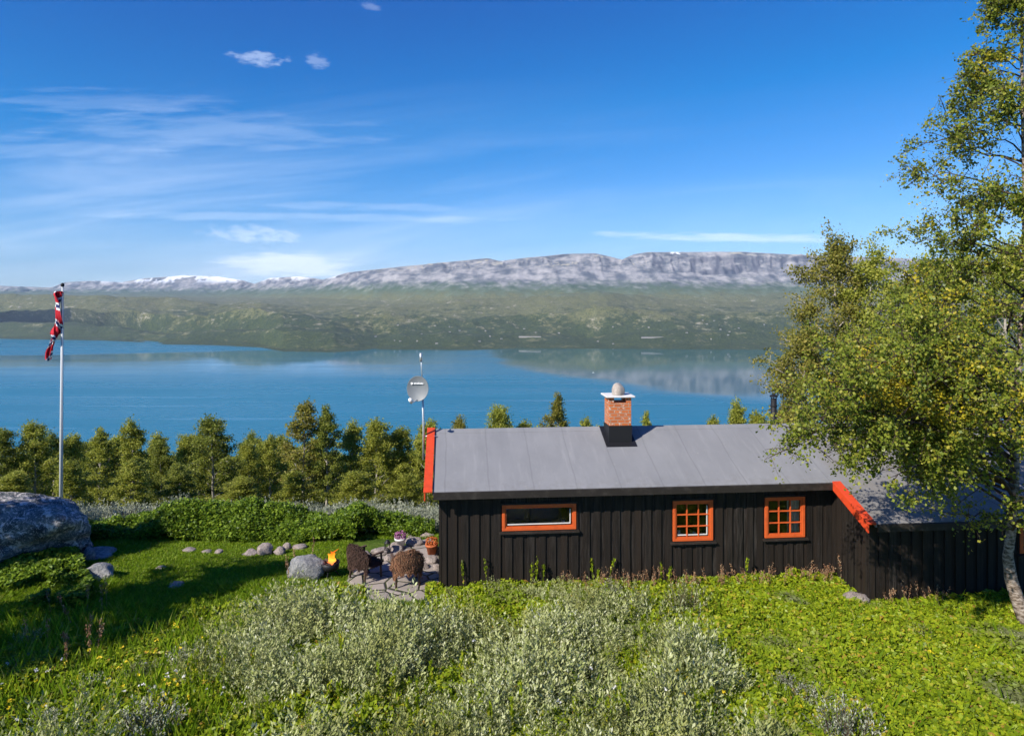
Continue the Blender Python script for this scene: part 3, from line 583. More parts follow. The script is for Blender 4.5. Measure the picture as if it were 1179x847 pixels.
# round stone on the chimney cap
def rock_mesh(name, r, sx, sy, sz, seed, sub=4, rough_=0.22, flat=-0.45):
    bm = bmesh.new(); bmesh.ops.create_icosphere(bm, subdivisions=sub, radius=1.0)
    co = np.array([v.co[:] for v in bm.verts]); rg = np.random.default_rng(seed)
    for _ in range(9):                                   # cut facets
        d = rg.normal(size=3); d /= np.linalg.norm(d); h_ = rg.uniform(0.68, 0.92); p_ = co @ d; ex = np.clip(p_ - h_, 0, None); co = co - np.outer(ex * 0.85, d)
    nn = fbm(co[:, 0] * 1.7 + seed, co[:, 1] * 1.7 + co[:, 2] * 1.3, 5, seed) + fbm(co[:, 2] * 2 + 9, co[:, 0] * 1.1 - co[:, 1] * 1.9, 4, seed + 3)
    co = co * (1 + rough_ * 0.6 * nn)[:, None]; co[:, 2] = np.maximum(co[:, 2], flat)
    co = co * np.array([sx, sy, sz]) * r
    for v, c_ in zip(bm.verts, co): v.co = c_
    me = bpy.data.meshes.new(name); bm.to_mesh(me); bm.free(); me.polygons.foreach_set('use_smooth', [True] * len(me.polygons)); return me
st = link('stone', rock_mesh('stone', 0.17, 0.92, 0.92, 1.3, 3, 3, 0.12), M['palestone'], loc=W(4.19, 1.40, 3.938 + 0.45 * 0.2)); tag(st, 'round pale stone sitting on the white cap of the brick chimney', 'stone')

# satellite dish and aerial on a mast at the gable
dish = empty('satellite_dish', W(-0.42, 1.55, 2.95), 'grey satellite dish on a steel mast clamped to the left gable end of the cabin', 'satellite dish')
mb = MB(); mb.tube([(0, 0, -0.5), (0, 0, 0.3), (-0.03, 0, 1.32)], 0.026, 10); mb.tube([(0, 0.02, -0.4), (0.38, 0.02, -0.4)], 0.018, 8); mb.tube([(0, 0.02, 0.05), (0.30, 0.02, 0.05)], 0.018, 8); mb.build('mast', M['galv'], dish, True)
mb = MB(); mb.tube([(-0.03, 0.0, 1.30), (-0.06, 0, 1.98)], 0.014, 8); mb.tube([(-0.06, 0, 1.80), (-0.062, 0, 2.0)], 0.032, 8); mb.build('aerial', M['galv'], dish, True)
Md = Matrix.Translation((-0.10, -0.16, 1.19)) @ Matrix.Rotation(R(-8), 4, 'Z') @ Matrix.Rotation(R(84), 4, 'X')
mb = MB(); prof = [(r_ / 10 * 0.265, 0.055 * (r_ / 10) ** 2) for r_ in range(11)]; mb.lathe(prof + [(0.272, 0.058), (0.272, 0.046)] + [(p_[0], p_[1] - 0.012) for p_ in prof[::-1]], 36, Md @ Matrix.Diagonal((0.95, 1.08, 1, 1))); mb.build('reflector', M['dish'], dish, True)
mb = MB()
mb.lathe([(0, 0.052), (0.028, 0.052), (0.028, 0.058), (0, 0.058)], 14, Md @ Matrix.Translation((-0.145, 0.115, -0.008)))
for k, (xx, ww, hh) in enumerate(((-0.10, 0.03, 0.03), (-0.062, 0.022, 0.036), (-0.03, 0.03, 0.03), (0.008, 0.022, 0.042), (0.038, 0.028, 0.03), (0.074, 0.024, 0.036), (0.106, 0.022, 0.03))): mb.box(xx, xx + ww, 0.10, 0.10 + hh, 0.040, 0.046, Md)
mb.build('emblem', M['white'], dish)
mb = MB(); mb.tube([Md @ Vector((0, -0.25, 0.02)), Md @ Vector((-0.05, -0.30, 0.16)), Md @ Vector((-0.08, -0.28, 0.30))], 0.012, 8); mb.tube([Md @ Vector((-0.08, -0.31, 0.25)), Md @ Vector((-0.085, -0.24, 0.36))], [0.035, 0.045], 10); mb.build('receiver_arm', M['white'], dish, True)
mb = MB(); mb.box(-0.07, 0.03, -0.13, 0.03, 1.10, 1.26); mb.build('bracket', M['galv'], dish, bevel=0.01)

# ------------------------------------------------------------------ foliage tools
def unit(v): return v / np.maximum(np.linalg.norm(v, axis=-1, keepdims=True), 1e-9)
def leaf_quads(P, D, Nn, ln, wd):
    """diamond leaves: centres P, long axis D, face normal Nn, lengths and widths (arrays)"""
    D = unit(D); Sd = unit(np.cross(Nn, D)); ln = np.asarray(ln)[:, None]; wd = np.asarray(wd)[:, None]
    up = unit(np.cross(D, Sd)) * wd * 0.25
    V_ = np.stack([P - D * ln * .5, P + Sd * wd * .5 + D * ln * .05 - up, P + D * ln * .5, P - Sd * wd * .5 + D * ln * .05 - up], 1).reshape(-1, 3)
    return V_, np.arange(len(P) * 4).reshape(-1, 4)
def rand_leaves(rg, P, size, narrow=0.7, upbias=0.35, var=0.35):
    n = len(P); D = rg.normal(size=(n, 3)); D[:, 2] -= 0.25; Nn = rg.normal(0, .85, size=(n, 3)) + [-.55, -.55, upbias * 2.4]
    s = size * (1 + var * rg.uniform(-1, 1, n)); return leaf_quads(P, D, Nn, s, s * narrow)
def curve(a, b, sag=0.0, n=5, rg=None, wob=0.0):
    a = np.array(a, float); b = np.array(b, float); t = np.linspace(0, 1, n)[:, None]; p = a + (b - a) * t; p[:, 2] += (sag * 4 * t * (1 - t))[:, 0]
    if rg is not None and wob: p[1:-1] += rg.normal(0, wob, (n - 2, 3))
    return p
def birch_meshes(seed, H, Rr, cb=0.25, nl=26, leaves=5200, lsize=0.085, slim=1.0, top=0.0, name='birch', tr=None, sparse=0.0):
    """trunk with ascending limbs and clumped sprays of leaves -> (wood, foliage) meshes"""
    rg = np.random.default_rng(seed); mb = MB(); tr = tr or H * 0.012 + 0.012
    tz = np.linspace(0, H, 9); tx = np.cumsum(rg.normal(0, 0.035 * H / 6, 9)); ty = np.cumsum(rg.normal(0, 0.035 * H / 6, 9)); tx -= tx[0]; ty -= ty[0]
    T = np.stack([tx, ty, tz], 1); mb.tube(T, [tr * (1 - 0.93 * k / 8) for k in range(9)], 7)
    tips = []; az = rg.uniform(0, 6)
    for i in range(nl):
        h = cb + (0.97 - cb) * (i + rg.uniform(0, 0.8)) / nl; az += 2.4 + rg.normal(0, 0.3)
        hh = (h - cb) / (1 - cb); lop = 1 + .35 * math.sin(az + seed); pr = lop * (0.55 + 0.45 * math.sin(min(1, hh / 0.35) * math.pi / 2)) * (1 - hh ** 1.25) ** 0.8 if hh > 0 else 0.5
        ln = Rr * max(pr, 0.10) * rg.uniform(0.6, 1.15); base = np.array([np.interp(h * H, tz, tx), np.interp(h * H, tz, ty), h * H])
        rise = ln * rg.uniform(0.35, 0.95) * slim; end = base + [math.cos(az) * ln, math.sin(az) * ln, rise]
        if end[2] > H * 1.02: end[2] = H * rg.uniform(0.93, 1.03)
        c = curve(base, end, ln * 0.12, 5, rg, 0.03 * ln); mb.tube(c, [tr * 0.36 * (1 - hh * .6), tr * 0.27 * (1 - hh * .6), tr * .2 * (1 - hh * .5), tr * .12, tr * .05], 4, False)
        for k in range(rg.integers(4, 7)):
            t = rg.uniform(0.3, 1.0); p = c[0] + (c[-1] - c[0]) * t + [0, 0, ln * .12 * 4 * t * (1 - t)]
            d = rg.normal(0, 1, 3) * [1, 1, .7] + [math.cos(az) * .8, math.sin(az) * .8, .35]; d /= np.linalg.norm(d); q = p + d * Rr * rg.uniform(.16, .34)
            mb.tube([p, (p + q) / 2 + [0, 0, .02], q], [tr * .1, tr * .07, tr * .03], 3, False); tips.append((p, q))
    tp = T[-1]; 
    for k in range(5): d = rg.normal(0, .12 * Rr, 3); tips.append((T[-2] + (T[-1] - T[-2]) * rg.uniform(0, .8), tp + d * [1, 1, .6] + [0, 0, top * rg.uniform(0.3, 1)]))
    A_ = np.array([t[0] for t in tips]); B_ = np.array([t[1] for t in tips]); wts = rg.uniform(0.3 - 0.25 * sparse, 1.3, len(tips)); wts /= wts.sum()
    k = rg.choice(len(tips), leaves, p=wts); t = rg.uniform(0.15, 1.08, leaves)[:, None]; P = A_[k] + (B_[k] - A_[k]) * t + rg.normal(0, 1, (leaves, 3)) * (0.055 + 0.035 * Rr) * [1, 1, .8]
    V_, Fc = rand_leaves(rg, P, lsize, 0.72)
    return mb.mesh(name + '_trunk', True), npmesh(name + '_crown', V_, Fc)
def place_tree(meshes, leafmat, loc, rz, sc, label, cat, group, name='birch_tree', trunkmat=None):
    t = empty(name, loc, label, cat, group, rz); t.scale = sc
    for me, nm, mt in ((meshes[0], 'trunk', trunkmat or M['trunk']), (meshes[1], 'crown', leafmat)):
        o = bpy.data.objects.new(nm, me); COL.objects.link(o); o.parent = t
        if len(me.materials) == 0: me.materials.append(mt)
        if me.materials[0] != mt: o.material_slots[0].link = 'OBJECT'; o.material_slots[0].material = mt
    return t

# ------------------------------------------------------------------ belt of birches below the lawn
proto = [birch_meshes(100 + i, 5.0, r_, cb, nl, lv, 0.076, sl, tp) for i, (r_, cb, nl, lv, sl, tp) in enumerate((
    (1.25, .14, 34, 15000, 1.0, .1), (1.05, .14, 32, 13000, 1.3, .25), (1.45, .10, 38, 17000, .8, 0), (.80, .20, 28, 8500, 1.5, .3), (1.15, .08, 34, 14500, 1.1, .15), (.95, .25, 28, 7600, 1.1, .2)))]
G1 = 'birches in the belt below the lawn'
belt = [  # px, top py, Y, template, width factor, dark, label
 (3, 497, 36, 2, 1.0, 1, 'dark dense birch at the left edge of the belt, behind the big boulder'),
 (42, 488, 37, 0, 1.0, 0, 'light green birch just left of the flagpole, behind the boulder'),
 (84, 503, 38, 4, .85, 0, 'low green birch just right of the flagpole'),
 (112, 497, 33, 3, 1.0, 0, 'slender birch with a pale bare lower trunk, right of the flagpole'),
 (152, 488, 35, 1, 1.0, 0, 'pointed narrow birch standing alone against the lake, left of the round crowned pair'),
 (186, 510, 42, 0, .9, 1, 'low darker birch right of the pointed narrow birch'),
 (213, 503, 37, 2, .85, 0, 'round birch to the left of the tall full birch'),
 (247, 482, 36, 0, 1.15, 1, 'tall full birch, highest crown midway between flagpole and twin tops'),
 (286, 510, 40, 4, .9, 0, 'low olive birch in the dip right of the tall full birch'),
 (312, 505, 37, 1, .95, 0, 'yellow-green birch left of the tall sparse topped birch'),
 (346, 466, 34, 5, 1.15, 2, 'tall birch with a sparse tawny top, left one of the two tallest'),
 (374, 472, 34, 3, .95, 1, 'narrow dark birch, right one of the two tallest'),
 (404, 490, 36, 1, 1.0, 0, 'birch just right of the narrow dark tall one'),
 (431, 485, 35, 0, 1.1, 0, 'full light green birch midway between the twin tops and the satellite dish'),
 (462, 494, 36, 4, 1.0, 0, 'rounded birch left of the satellite dish mast'),
 (492, 487, 35, 0, .9, 0, 'birch directly behind the satellite dish mast'),
 (528, 483, 31, 4, .75, 2, 'tawny birch top just right of the red bargeboard, above the roof ridge'),
 (573, 470, 29, 2, .8, 0, 'broad olive crown above the left part of the roof ridge'),
 (604, 487, 30, 4, .7, 0, 'low crown peeping over the ridge right of the broad olive one'),
 (641, 459, 28, 3, .8, 2, 'narrow pointed thin birch top over the ridge left of the brick chimney'),
 (672, 484, 30, 5, .7, 0, 'small sparse top between the pointed one and the chimney'),
 (746, 479, 28, 3, .6, 0, 'tiny thin birch top right of the brick chimney'),
 (822, 482, 31, 4, .6, 0, 'low small crown above the ridge left of the leafy pair by the stovepipe'),
 (846, 467, 29, 1, .75, 0, 'green pointed crown above the ridge left of the stovepipe'),
 (872, 477, 29, 4, .7, 0, 'small crown touching the left side of the stovepipe'),
 (905, 465, 27, 2, .7, 2, 'tawny green crown just behind the stovepipe'),
]
rng = random.Random(11)
def stand(px, py, Y, k, wf, mt, label, grp, name='birch_tree'):
    x = at(px, Y); z0 = gz(x, Y) - 0.08; H = (zat(py, Y) - z0) / 1.01; s = H / 5.0
    return place_tree(proto[k], (M['beltleaf'], M['beltdark'], M['yleaf'])[mt], (x, Y, z0), rng.uniform(0, 6.28), (max(s * .7, .72) * wf * 1.5, max(s * .7, .72) * wf * 1.5, s), label, 'tree', grp, name)
for px, py, Y, k, wf, mt, lb in belt: stand(px, py, Y, k, wf, mt, lb, G1)
G2 = 'birches filling the belt behind the front row'
lb2 = 'birch crown half hidden among the birches behind the front row of the belt'
for i in range(34):
    px = -60 + i * 18.2 + rng.uniform(-8, 8); stand(px, rng.uniform(500, 528), rng.uniform(41, 50), rng.choice((0, 1, 2, 4)), 1.15, rng.choice((0, 0, 1)), lb2, G2)
for i in range(8):
    px = 10 + i * 66 + rng.uniform(-8, 8); stand(px, rng.uniform(528, 552), rng.uniform(29, 33), rng.choice((0, 1, 4)), 1.0, rng.choice((0, 0, 1)), 'short leafy birch standing low in front of the birch belt', 'short birches at the front of the belt')
for i in range(13):
    px = 560 + i * 32 + rng.uniform(-8, 8); Y = rng.uniform(33, 40); stand(px, rng.uniform(493, 505), Y, rng.choice((0, 1, 4)), 1.0, 0, lb2, G2)

# wood further down the slope, seen only through gaps: one mass
rg = np.random.default_rng(77)
n = 2600; Yw_ = 60 + 190 * rg.uniform(0, 1, n) ** 1.3; Xw_ = rg.uniform(-.85, .85, n) * Yw_; Zg = ground(Xw_, Yw_)
cap = CZ - (515 - HY) / F * Yw_; Hh = np.minimum(rg.uniform(4, 7, n), cap - Zg); ok_ = Hh > 1.2; Xw_, Yw_, Zg, Hh = Xw_[ok_], Yw_[ok_], Zg[ok_], Hh[ok_]; n = len(Hh)
kk = np.repeat(np.arange(n), 170); u_ = rg.uniform(0.12, 1, len(kk)); rr = (1.25 * np.sqrt(1 - u_ ** 2 * .95)) * np.sqrt(rg.uniform(0, 1, len(kk))); th_ = rg.uniform(0, 6.28, len(kk))
P = np.stack([Xw_[kk] + rr * np.cos(th_), Yw_[kk] + rr * np.sin(th_), Zg[kk] + u_ * Hh[kk]], 1); V_, Fc = rand_leaves(rg, P, 0.26, 0.8)
o = link('birch_wood', npmesh('birch_wood', V_, Fc), M['beltleaf']); tag(o, 'dense green birch wood falling away towards the lake behind the belt', 'wood', kind='stuff')

# ------------------------------------------------------------------ trees behind the cabin on the right
def solo(seed, px, py, Y, Rr, cb, nl, lv, ls, mt, label, name='birch_tree', **kw):
    x = at(px, Y); z0 = gz(x, Y) - .1; H = zat(py, Y) - z0; ms = birch_meshes(seed, H, Rr, cb, nl, lv, ls, name='b%d' % seed, **kw)
    return place_tree(ms, mt, (x, Y, z0), 0.0, (1, 1, 1), label, 'tree', 'birches behind the right end of the cabin', name)
solo(201, 966, 278, 21.0, 2.0, .22, 40, 21000, .075, M['yleaf'], 'tawny olive birch with a pointed crown, behind the roof left of the big birch', top=.25)
solo(202, 1003, 292, 20.5, 1.7, .25, 36, 16000, .075, M['beltleaf'], 'green birch just right of the tawny pointed one behind the roof', top=.3)
solo(213, 925, 385, 20.5, 1.35, .25, 30, 15000, .072, M['yleaf'], 'lower tawny birch at the left end of the group behind the stovepipe')
solo(204, 1068, 300, 22.0, 2.3, .2, 46, 18000, .08, M['bigleaf'], 'broad green birch behind the roof, inside the outline of the big birch')
solo(205, 1150, 280, 23.0, 2.3, .2, 40, 16000, .085, M['beltleaf'], 'rearmost broad birch at the right edge behind the wing roof')

# ------------------------------------------------------------------ the big birch in front of the wing
def big_birch():
    rg = np.random.default_rng(5); mb = MB(); Yt = 12.75
    path = [(1183, 722), (1178, 700), (1168, 668), (1161, 640), (1161, 608), (1164, 580), (1168, 500), (1176, 420), (1184, 330), (1182, 240), (1176, 160), (1172, 80), (1174, 0), (1180, -60)]
    T = np.array([[at(a, Yt) + .0, Yt + (.1 * math.sin(i)), zat(b, Yt)] for i, (a, b) in enumerate(path)]); O = T[0].copy(); T[:, 0] -= 0; rad = np.linspace(.15, .02, len(T)) ; rad *= .72; rad[:3] = [.135, .118, .108]
    mb.tube(T - O, list(rad), 12)
    tz = T[:, 2]; tips = []; tw = MB()
    reach = lambda z: np.interp(z, [2.0, 2.7, 3.2, 4.1, 5.4, 6.4, 7.2, 8, 9, 9.9, 10.8, 11.6, 12.6], [1.6, 2.5, 3.3, 3.7, 3.1, 2.7, 2.4, 2.15, 1.85, 1.3, .85, .6, .3])
    lims = []
    for i in range(78):
        z = 2.75 + 9.7 * (i / 77) ** 1.05 + rg.normal(0, .15); az = rg.uniform(0, 2 * math.pi) if i % 5 < 2 else math.pi + rg.normal(0, .75)
        r_ = reach(z) * (0.80 + .2 * math.cos(az - math.pi)) * (rg.uniform(.55, 1.03))
        if math.sin(az) < -0.3: r_ = min(r_, 2.9)
        zb = max(1.9, z - r_ * rg.uniform(.25, .6)); b = np.array([np.interp(zb, tz, T[:, 0]), np.interp(zb, tz, T[:, 1]), zb]); e = np.array([b[0] + r_ * math.cos(az), b[1] + r_ * math.sin(az), z]); lims.append((b, e, r_))
    for (x, y, z) in ((5.1, 12.2, 3.6), (5.9, 11.0, 4.4), (4.95, 12.0, 4.6), (7.9, 12.2, 2.35), (6.3, 10.7, 3.6), (5.6, 11.6, 5.2), (6.2, 10.9, 5.6), (6.8, 10.6, 4.6), (8.4, 11.6, 2.45), (5.2, 11.2, 4.1), (5.6, 10.2, 4.4), (6.3, 9.8, 4.9), (5.0, 10.8, 4.9), (6.9, 10.0, 4.1), (6.0, 10.4, 5.4), (7.2, 9.7, 4.7), (5.3, 10.6, 3.9), (6.4, 10.3, 3.8), (4.7, 10.8, 4.3), (5.0, 10.2, 4.8), (5.5, 10.8, 3.7), (5.3, 10.0, 5.2), (4.7, 11.2, 3.9), (5.9, 10.7, 3.4), (6.5, 11.0, 3.2)):
        zb = max(1.95, z - .9); b = np.array([np.interp(zb, tz, T[:, 0]), np.interp(zb, tz, T[:, 1]), zb]); e = np.array([x, y, z]); lims.append((b, e, np.linalg.norm(e - b)))
    for b, e, r_ in lims:
        c = curve(b, e, .10 * r_, 7, rg, .05 * r_ ** .5); k = .010 + .008 * r_
        tw.tube(c - O, [k, k * .8, k * .66, k * .52, k * .38, k * .25, k * .1], 5, False)
        for j in range(int(5 + 3.2 * r_)):
            t = rg.uniform(.28, 1.0) ** .8; i0 = min(int(t * 6), 5); p = c[i0] + (c[i0 + 1] - c[i0]) * (t * 6 - i0)
            d = rg.normal(0, 1, 3) * [1, 1, .8] + unit(e - b) * .9; d = d / np.linalg.norm(d); q = p + d * rg.uniform(.3, .75) * (.6 + .15 * r_)
            m_ = (p + q) / 2 + rg.normal(0, .03, 3); tw.tube([p - O, m_ - O, q - O], [.009, .007, .003], 4, False)
            for h in range(4):
                s0 = p + (q - p) * rg.uniform(.3, 1); s1 = s0 + rg.normal(0, .17, 3) - [0, 0, .04]; tw.tube([s0 - O, s1 - O], [.004, .002], 3, False); tips.append((s0, s1, rg.uniform(.2, 1.3)))
    A_ = np.array([t[0] for t in tips]); B_ = np.array([t[1] for t in tips]); w_ = np.array([t[2] for t in tips]) ** 1.5 * np.where(B_[:, 1] < 11.4, 1.5, 1.0) * np.where((B_[:, 2] < 3.9) & (B_[:, 1] > 11.4), .5, 1.0); w_ /= w_.sum(); n = 92000
    k = rg.choice(len(tips), n, p=w_); P = A_[k] + (B_[k] - A_[k]) * rg.uniform(0, 1.15, n)[:, None] + rg.normal(0, .05, (n, 3)); V_, Fc = rand_leaves(rg, P - O, .056, .75, .3)
    t = empty('birch_tree', tuple(O), 'big leaning birch with patchy pale bark in front of the dark wing', 'tree')
    tr = mb.build('trunk', M['bark'], t, True); tw.build('branches', M['twig'], tr, True); link('crown', npmesh('big_crown', V_, Fc), M['bigleaf'], t)
    return t
big_birch()

# birches outside the frame on the left: their shade lies over lawn and boulder
for i, (x, y, H) in enumerate(((-13.2, 8.9, 7.4), (-16.2, 11.4, 7.0), (-13.2, 7.0, 6.4), (-17.6, 14.0, 7.6))):
    place_tree(proto[(0, 1, 4, 1)[i]], M['beltleaf'], (x, y, gz(x, y) - .1), i * 1.3, (H / 5.0 * 1.05, H / 5.0 * 1.05, H / 5.0), 'birch beside the lawn at the left that shades the grass', 'tree', 'birches shading the lawn')

# ------------------------------------------------------------------ ground cover
def world(px, py, h=0.0):        # point of the near ground under a photo pixel (raised by h)
    a = (px - HX) / F; d = (py - HY) / F; Y = 12.0
    for _ in range(60): Y = 0.5 * Y + 0.5 * (CZ - gz(a * Y, Y) - h) / d
    return a * Y, Y
def inpoly(px, py, poly):
    poly = np.array(poly, float); c = np.zeros(px.shape, bool); j = len(poly) - 1
    for i in range(len(poly)):
        (xi, yi), (xj, yj) = poly[i], poly[j]
        c ^= ((yi > py) != (yj > py)) & (px < (xj - xi) * (py - yi) / (yj - yi + 1e-9) + xi); j = i
    return c
def cast(x, y, z=None):
    z = ground(x, y) if z is None else z
    return HX + F * x / y, HY + F * (CZ - z) / y
c5, s5 = math.cos(R(5)), math.sin(R(5))
def house_xy(x, y): dx, dy = x + 1.522, y - 14.5; return c5 * dx + s5 * dy, -s5 * dx + c5 * dy
def inhouse(x, y, m_=0.03):
    u, v = house_xy(x, y); return ((u > -m_) & (u < 16) & (v > -m_ - .03) & (v < 3.8)) | ((u > WX - m_ - .03) & (u < 16) & (v > WY - m_ - .04) & (v < 3))
WILLOW = [(250, 765), (300, 742), (345, 712), (430, 728), (500, 712), (515, 690), (530, 674), (640, 672), (740, 672), (760, 720), (800, 760), (850, 790), (900, 905), (900, 1400), (100, 1400), (150, 900), (190, 850), (215, 815), (230, 785)]
def scatter(rg, n, x0, x1, y0, y1): return rg.uniform(x0, x1, n), rg.uniform(y0, y1, n)

def willow_bush(rg, r, h, shoots, per, leaf=0.052):
    """upright downy shoots clothed in narrow leaves"""
    st_ = MB(); Ps = []; Ds = []; Ns = []
    for s in range(shoots):
        a = rg.uniform(0, 6.28); q = math.sqrt(rg.uniform(0, 1)); b = np.array([math.cos(a) * q * r * .55, math.sin(a) * q * r * .55, 0.0]); hh = h * (1 - .35 * q * q) * rg.uniform(.65, 1.15)
        tip = b + [math.cos(a) * q * r * .6 + rg.normal(0, .05), math.sin(a) * q * r * .6 + rg.normal(0, .05), hh]
        st_.tube([b, (b + tip) / 2 + rg.normal(0, .02, 3), tip], [.006, .005, .002], 3, False)
        t = rg.uniform(.25, 1.03, per)[:, None]; p = b + (tip - b) * t; ax = unit(tip - b); th = rg.uniform(0, 6.28, per); rad = np.stack([np.cos(th), np.sin(th), np.zeros(per)], 1)
        d = rad * .75 + ax * rg.uniform(.5, 1.3, per)[:, None]; d = unit(d); Ps.append(p + d * leaf * .5 + rg.normal(0, .014, (per, 3))); Ds.append(d); Ns.append(ax + rad * -.4 + [-.35, -.35, .1] + rg.normal(0, .25, (per, 3)))
    P, D, Nn = map(np.concatenate, (Ps, Ds, Ns)); n = len(P); l = leaf * rg.uniform(.65, 1.25, n)
    V_, Fc = leaf_quads(P, D, Nn, l, l * .38); return st_, V_, Fc
rg = np.random.default_rng(9)
wproto = []
for i in range(7):
    st_, V_, Fc = willow_bush(rg, rg.uniform(.34, .46), rg.uniform(.5, .72), 54, 26); wproto.append((st_, V_, npmesh('willow_leaves', V_, Fc), st_.mesh('willow_stems')))
def merge_bushes(spots, name):
    Vs = []; Ss = MB(); off = 0
    for (x, y, s, rz, k, hz_) in spots:
        st_, V_, _, _ = wproto[k]; c_, s_ = math.cos(rz), math.sin(rz); z = gz(x, y) - .04
        q = V_ * [s, s, s * hz_]; Vs.append(np.stack([q[:, 0] * c_ - q[:, 1] * s_ + x, q[:, 0] * s_ + q[:, 1] * c_ + y, q[:, 2] + z], 1))
    Vv = np.concatenate(Vs); return npmesh(name, Vv, np.arange(len(Vv)).reshape(-1, 4))
# dense mass of downy willow in the foreground, too closely grown to tell bush from bush
n = 5200; x, y = scatter(rg, n, -9, 9, 6.3, 15.2); px, py = cast(x, y); okm = (inpoly(px, py, WILLOW) | ((px < 240) & (py > 790 - px * .1) & (rg.uniform(0, 1, n) < .07)) ) & ~inhouse(x, y, .25)
edge_n = fbm(x * .8, y * .8, 3, 14); dens = 0.27 + 3.0 * fbm(x * 1.05 + 3, y * 1.05, 3, 15)
okm &= rg.uniform(0, 1, n) < np.clip(dens, .02, 1)
spots = []; taken = []
for i in np.nonzero(okm)[0]:
    if all((x[i] - a) ** 2 + (y[i] - b) ** 2 > .31 ** 2 for a, b in taken[-400:]):
        taken.append((x[i], y[i])); u, v = house_xy(x[i], y[i]); lowf = .6 if v > -1.2 and u > -.4 else 1.0
        spots.append((x[i], y[i], rg.uniform(.5, 1.45) * lowf * (1 + .4 * edge_n[i]), rg.uniform(0, 6.28), int(rg.integers(0, 7)), rg.uniform(.8, 1.15)))
print('willow mass', len(spots))
o = link('willow_scrub', merge_bushes(spots, 'willow_scrub'), M['willow']); tag(o, 'thick grey-green downy willow scrub filling the foreground', 'scrub', kind='stuff')
# bushes that stand out on their own
GW = 'single willow bushes'
def bush(px, py, s, hz_, pale, label):
    x, y = world(px, py); k = int(rg.integers(0, 7)); e = empty('willow_bush', (x, y, gz(x, y) - .03), label, 'bush', GW, rg.uniform(0, 6)); e.scale = (s, s, s * hz_)
    for me, nm, mt in ((wproto[k][2], 'foliage', M['willowpale'] if pale else M['willow']), (wproto[k][3], 'stems', M['twig'])):
        q = bpy.data.objects.new(nm, me); COL.objects.link(q); q.parent = e
        if not len(me.materials): me.materials.append(mt)
        if me.materials[0] != mt: q.material_slots[0].link = 'OBJECT'; q.material_slots[0].material = mt
for a in ((790, 708, 1.0, 1.0, 0, 'rounded grey-green willow bush against the wall below the middle window'), (704, 690, .55, 1.1, 1, 'small pale willow tuft at the wall between the wide and the middle window'),
          (975, 860, 1.0, .9, 1, 'silvery willow bush alone among bright herbs near the bottom right'), (935, 812, .6, .9, 1, 'small silvery willow sprig left above the lone bush at the bottom right'),
          (905, 800, .6, .9, 1, 'silvery willow tuft at the edge of the scrub where the bright herbs begin'),
          (222, 770, .85, .9, 1, 'round pale willow bush at the left edge of the scrub'), (160, 785, .6, 1, 0, 'little upright willow among yellow flowers on the left slope'), (100, 800, .6, .9, 1, 'pale willow sprig low on the left slope among herbs'),
          (175, 852, 1.0, .9, 1, 'silver-grey willow bush at the bottom edge on the left'), (58, 850, .75, .9, 1, 'small willow in the bottom left corner'), (30, 745, .5, 1.2, 0, 'small willow shoot at the lawn edge on the far left'),
          (1165, 745, .7, .7, 0, 'bluish willow sprig near the foot of the big birch'), (1060, 735, .45, .9, 0, 'tiny grey willow in the herbs before the dark wing'), (650, 700, .7, 1.0, 0, 'grey-green willow at the wall right of the wide window'),
          (141, 612, 1.25, .9, 1, 'rounded pale willow right of the boulder at the back of the lawn'), (400, 712, .6, .8, 1, 'pale willow shoots at the corner of the stone patio'), (350, 705, .7, .9, 1, 'leafy willow bush in front of the grey fireside rock')): bush(*a)
# grey willows beyond the hedge: a low mass in front of the birches
spots = []
for i in range(380):
    px = rg.uniform(60, 520); Y = rg.uniform(19.1, 25.5); x = at(px, Y)
    if inhouse(x, Y, .4) or (px < 330 and Y < 21.5 and rg.uniform() < .5): continue
    spots.append((x, Y, rg.uniform(.75, 1.3), rg.uniform(0, 6), int(rg.integers(0, 7)), rg.uniform(.8, 1.2)))
o = link('willow_thicket', merge_bushes(spots, 'willow_thicket'), M['willowpale']); tag(o, 'band of pale grey willow thicket below the birches, behind the leafy hedge', 'thicket', kind='stuff')

def cover(rg, n, box, mask, hfun, size, narrow, up, mt, name, label, cat, stuff=True):
    x, y = scatter(rg, n, *box); px, py = cast(x, y); k = mask(x, y, px, py); x, y = x[k], y[k]
    h = hfun(x, y, rg); z = ground(x, y) + h; P = np.stack([x, y, z], 1)
    D = rg.normal(size=(len(x), 3)); D[:, 2] *= .45; Nn = rg.normal(0, .5, size=(len(x), 3)) + [-.38 * up, -.40 * up, up * 1.15]
    s = size * rg.uniform(.55, 1.35, len(x)); V_, Fc = leaf_quads(P, D, Nn, s, s * narrow); o = link(name, npmesh(name, V_, Fc), mt)
    return tag(o, label, cat, kind='stuff')
rg = np.random.default_rng(31)
mound = lambda x, y: .13 + .13 * fbm(x * 1.6, y * 1.6, 3, 51) + .06 * fbm(x * 5, y * 5, 2, 52)
def herb_mask(x, y, px, py):
    w_ = inpoly(px, py, WILLOW); u, v = house_xy(x, y)
    k = ~inhouse(x, y) & ((px > 700) | (w_ & (rg.uniform(0, 1, len(x)) < .8)) | ((u > -.3) & (u < 10)))
    left = (px <= 420) & ~w_ & (py > 756 - px * .20 + 14 * fbm(x * 1.1, y * 1.1, 3, 60)); k |= left & (rg.uniform(0, 1, len(x)) < .75)
    return k & ((y < 14.6) | (u > 0)) & (y < 16)
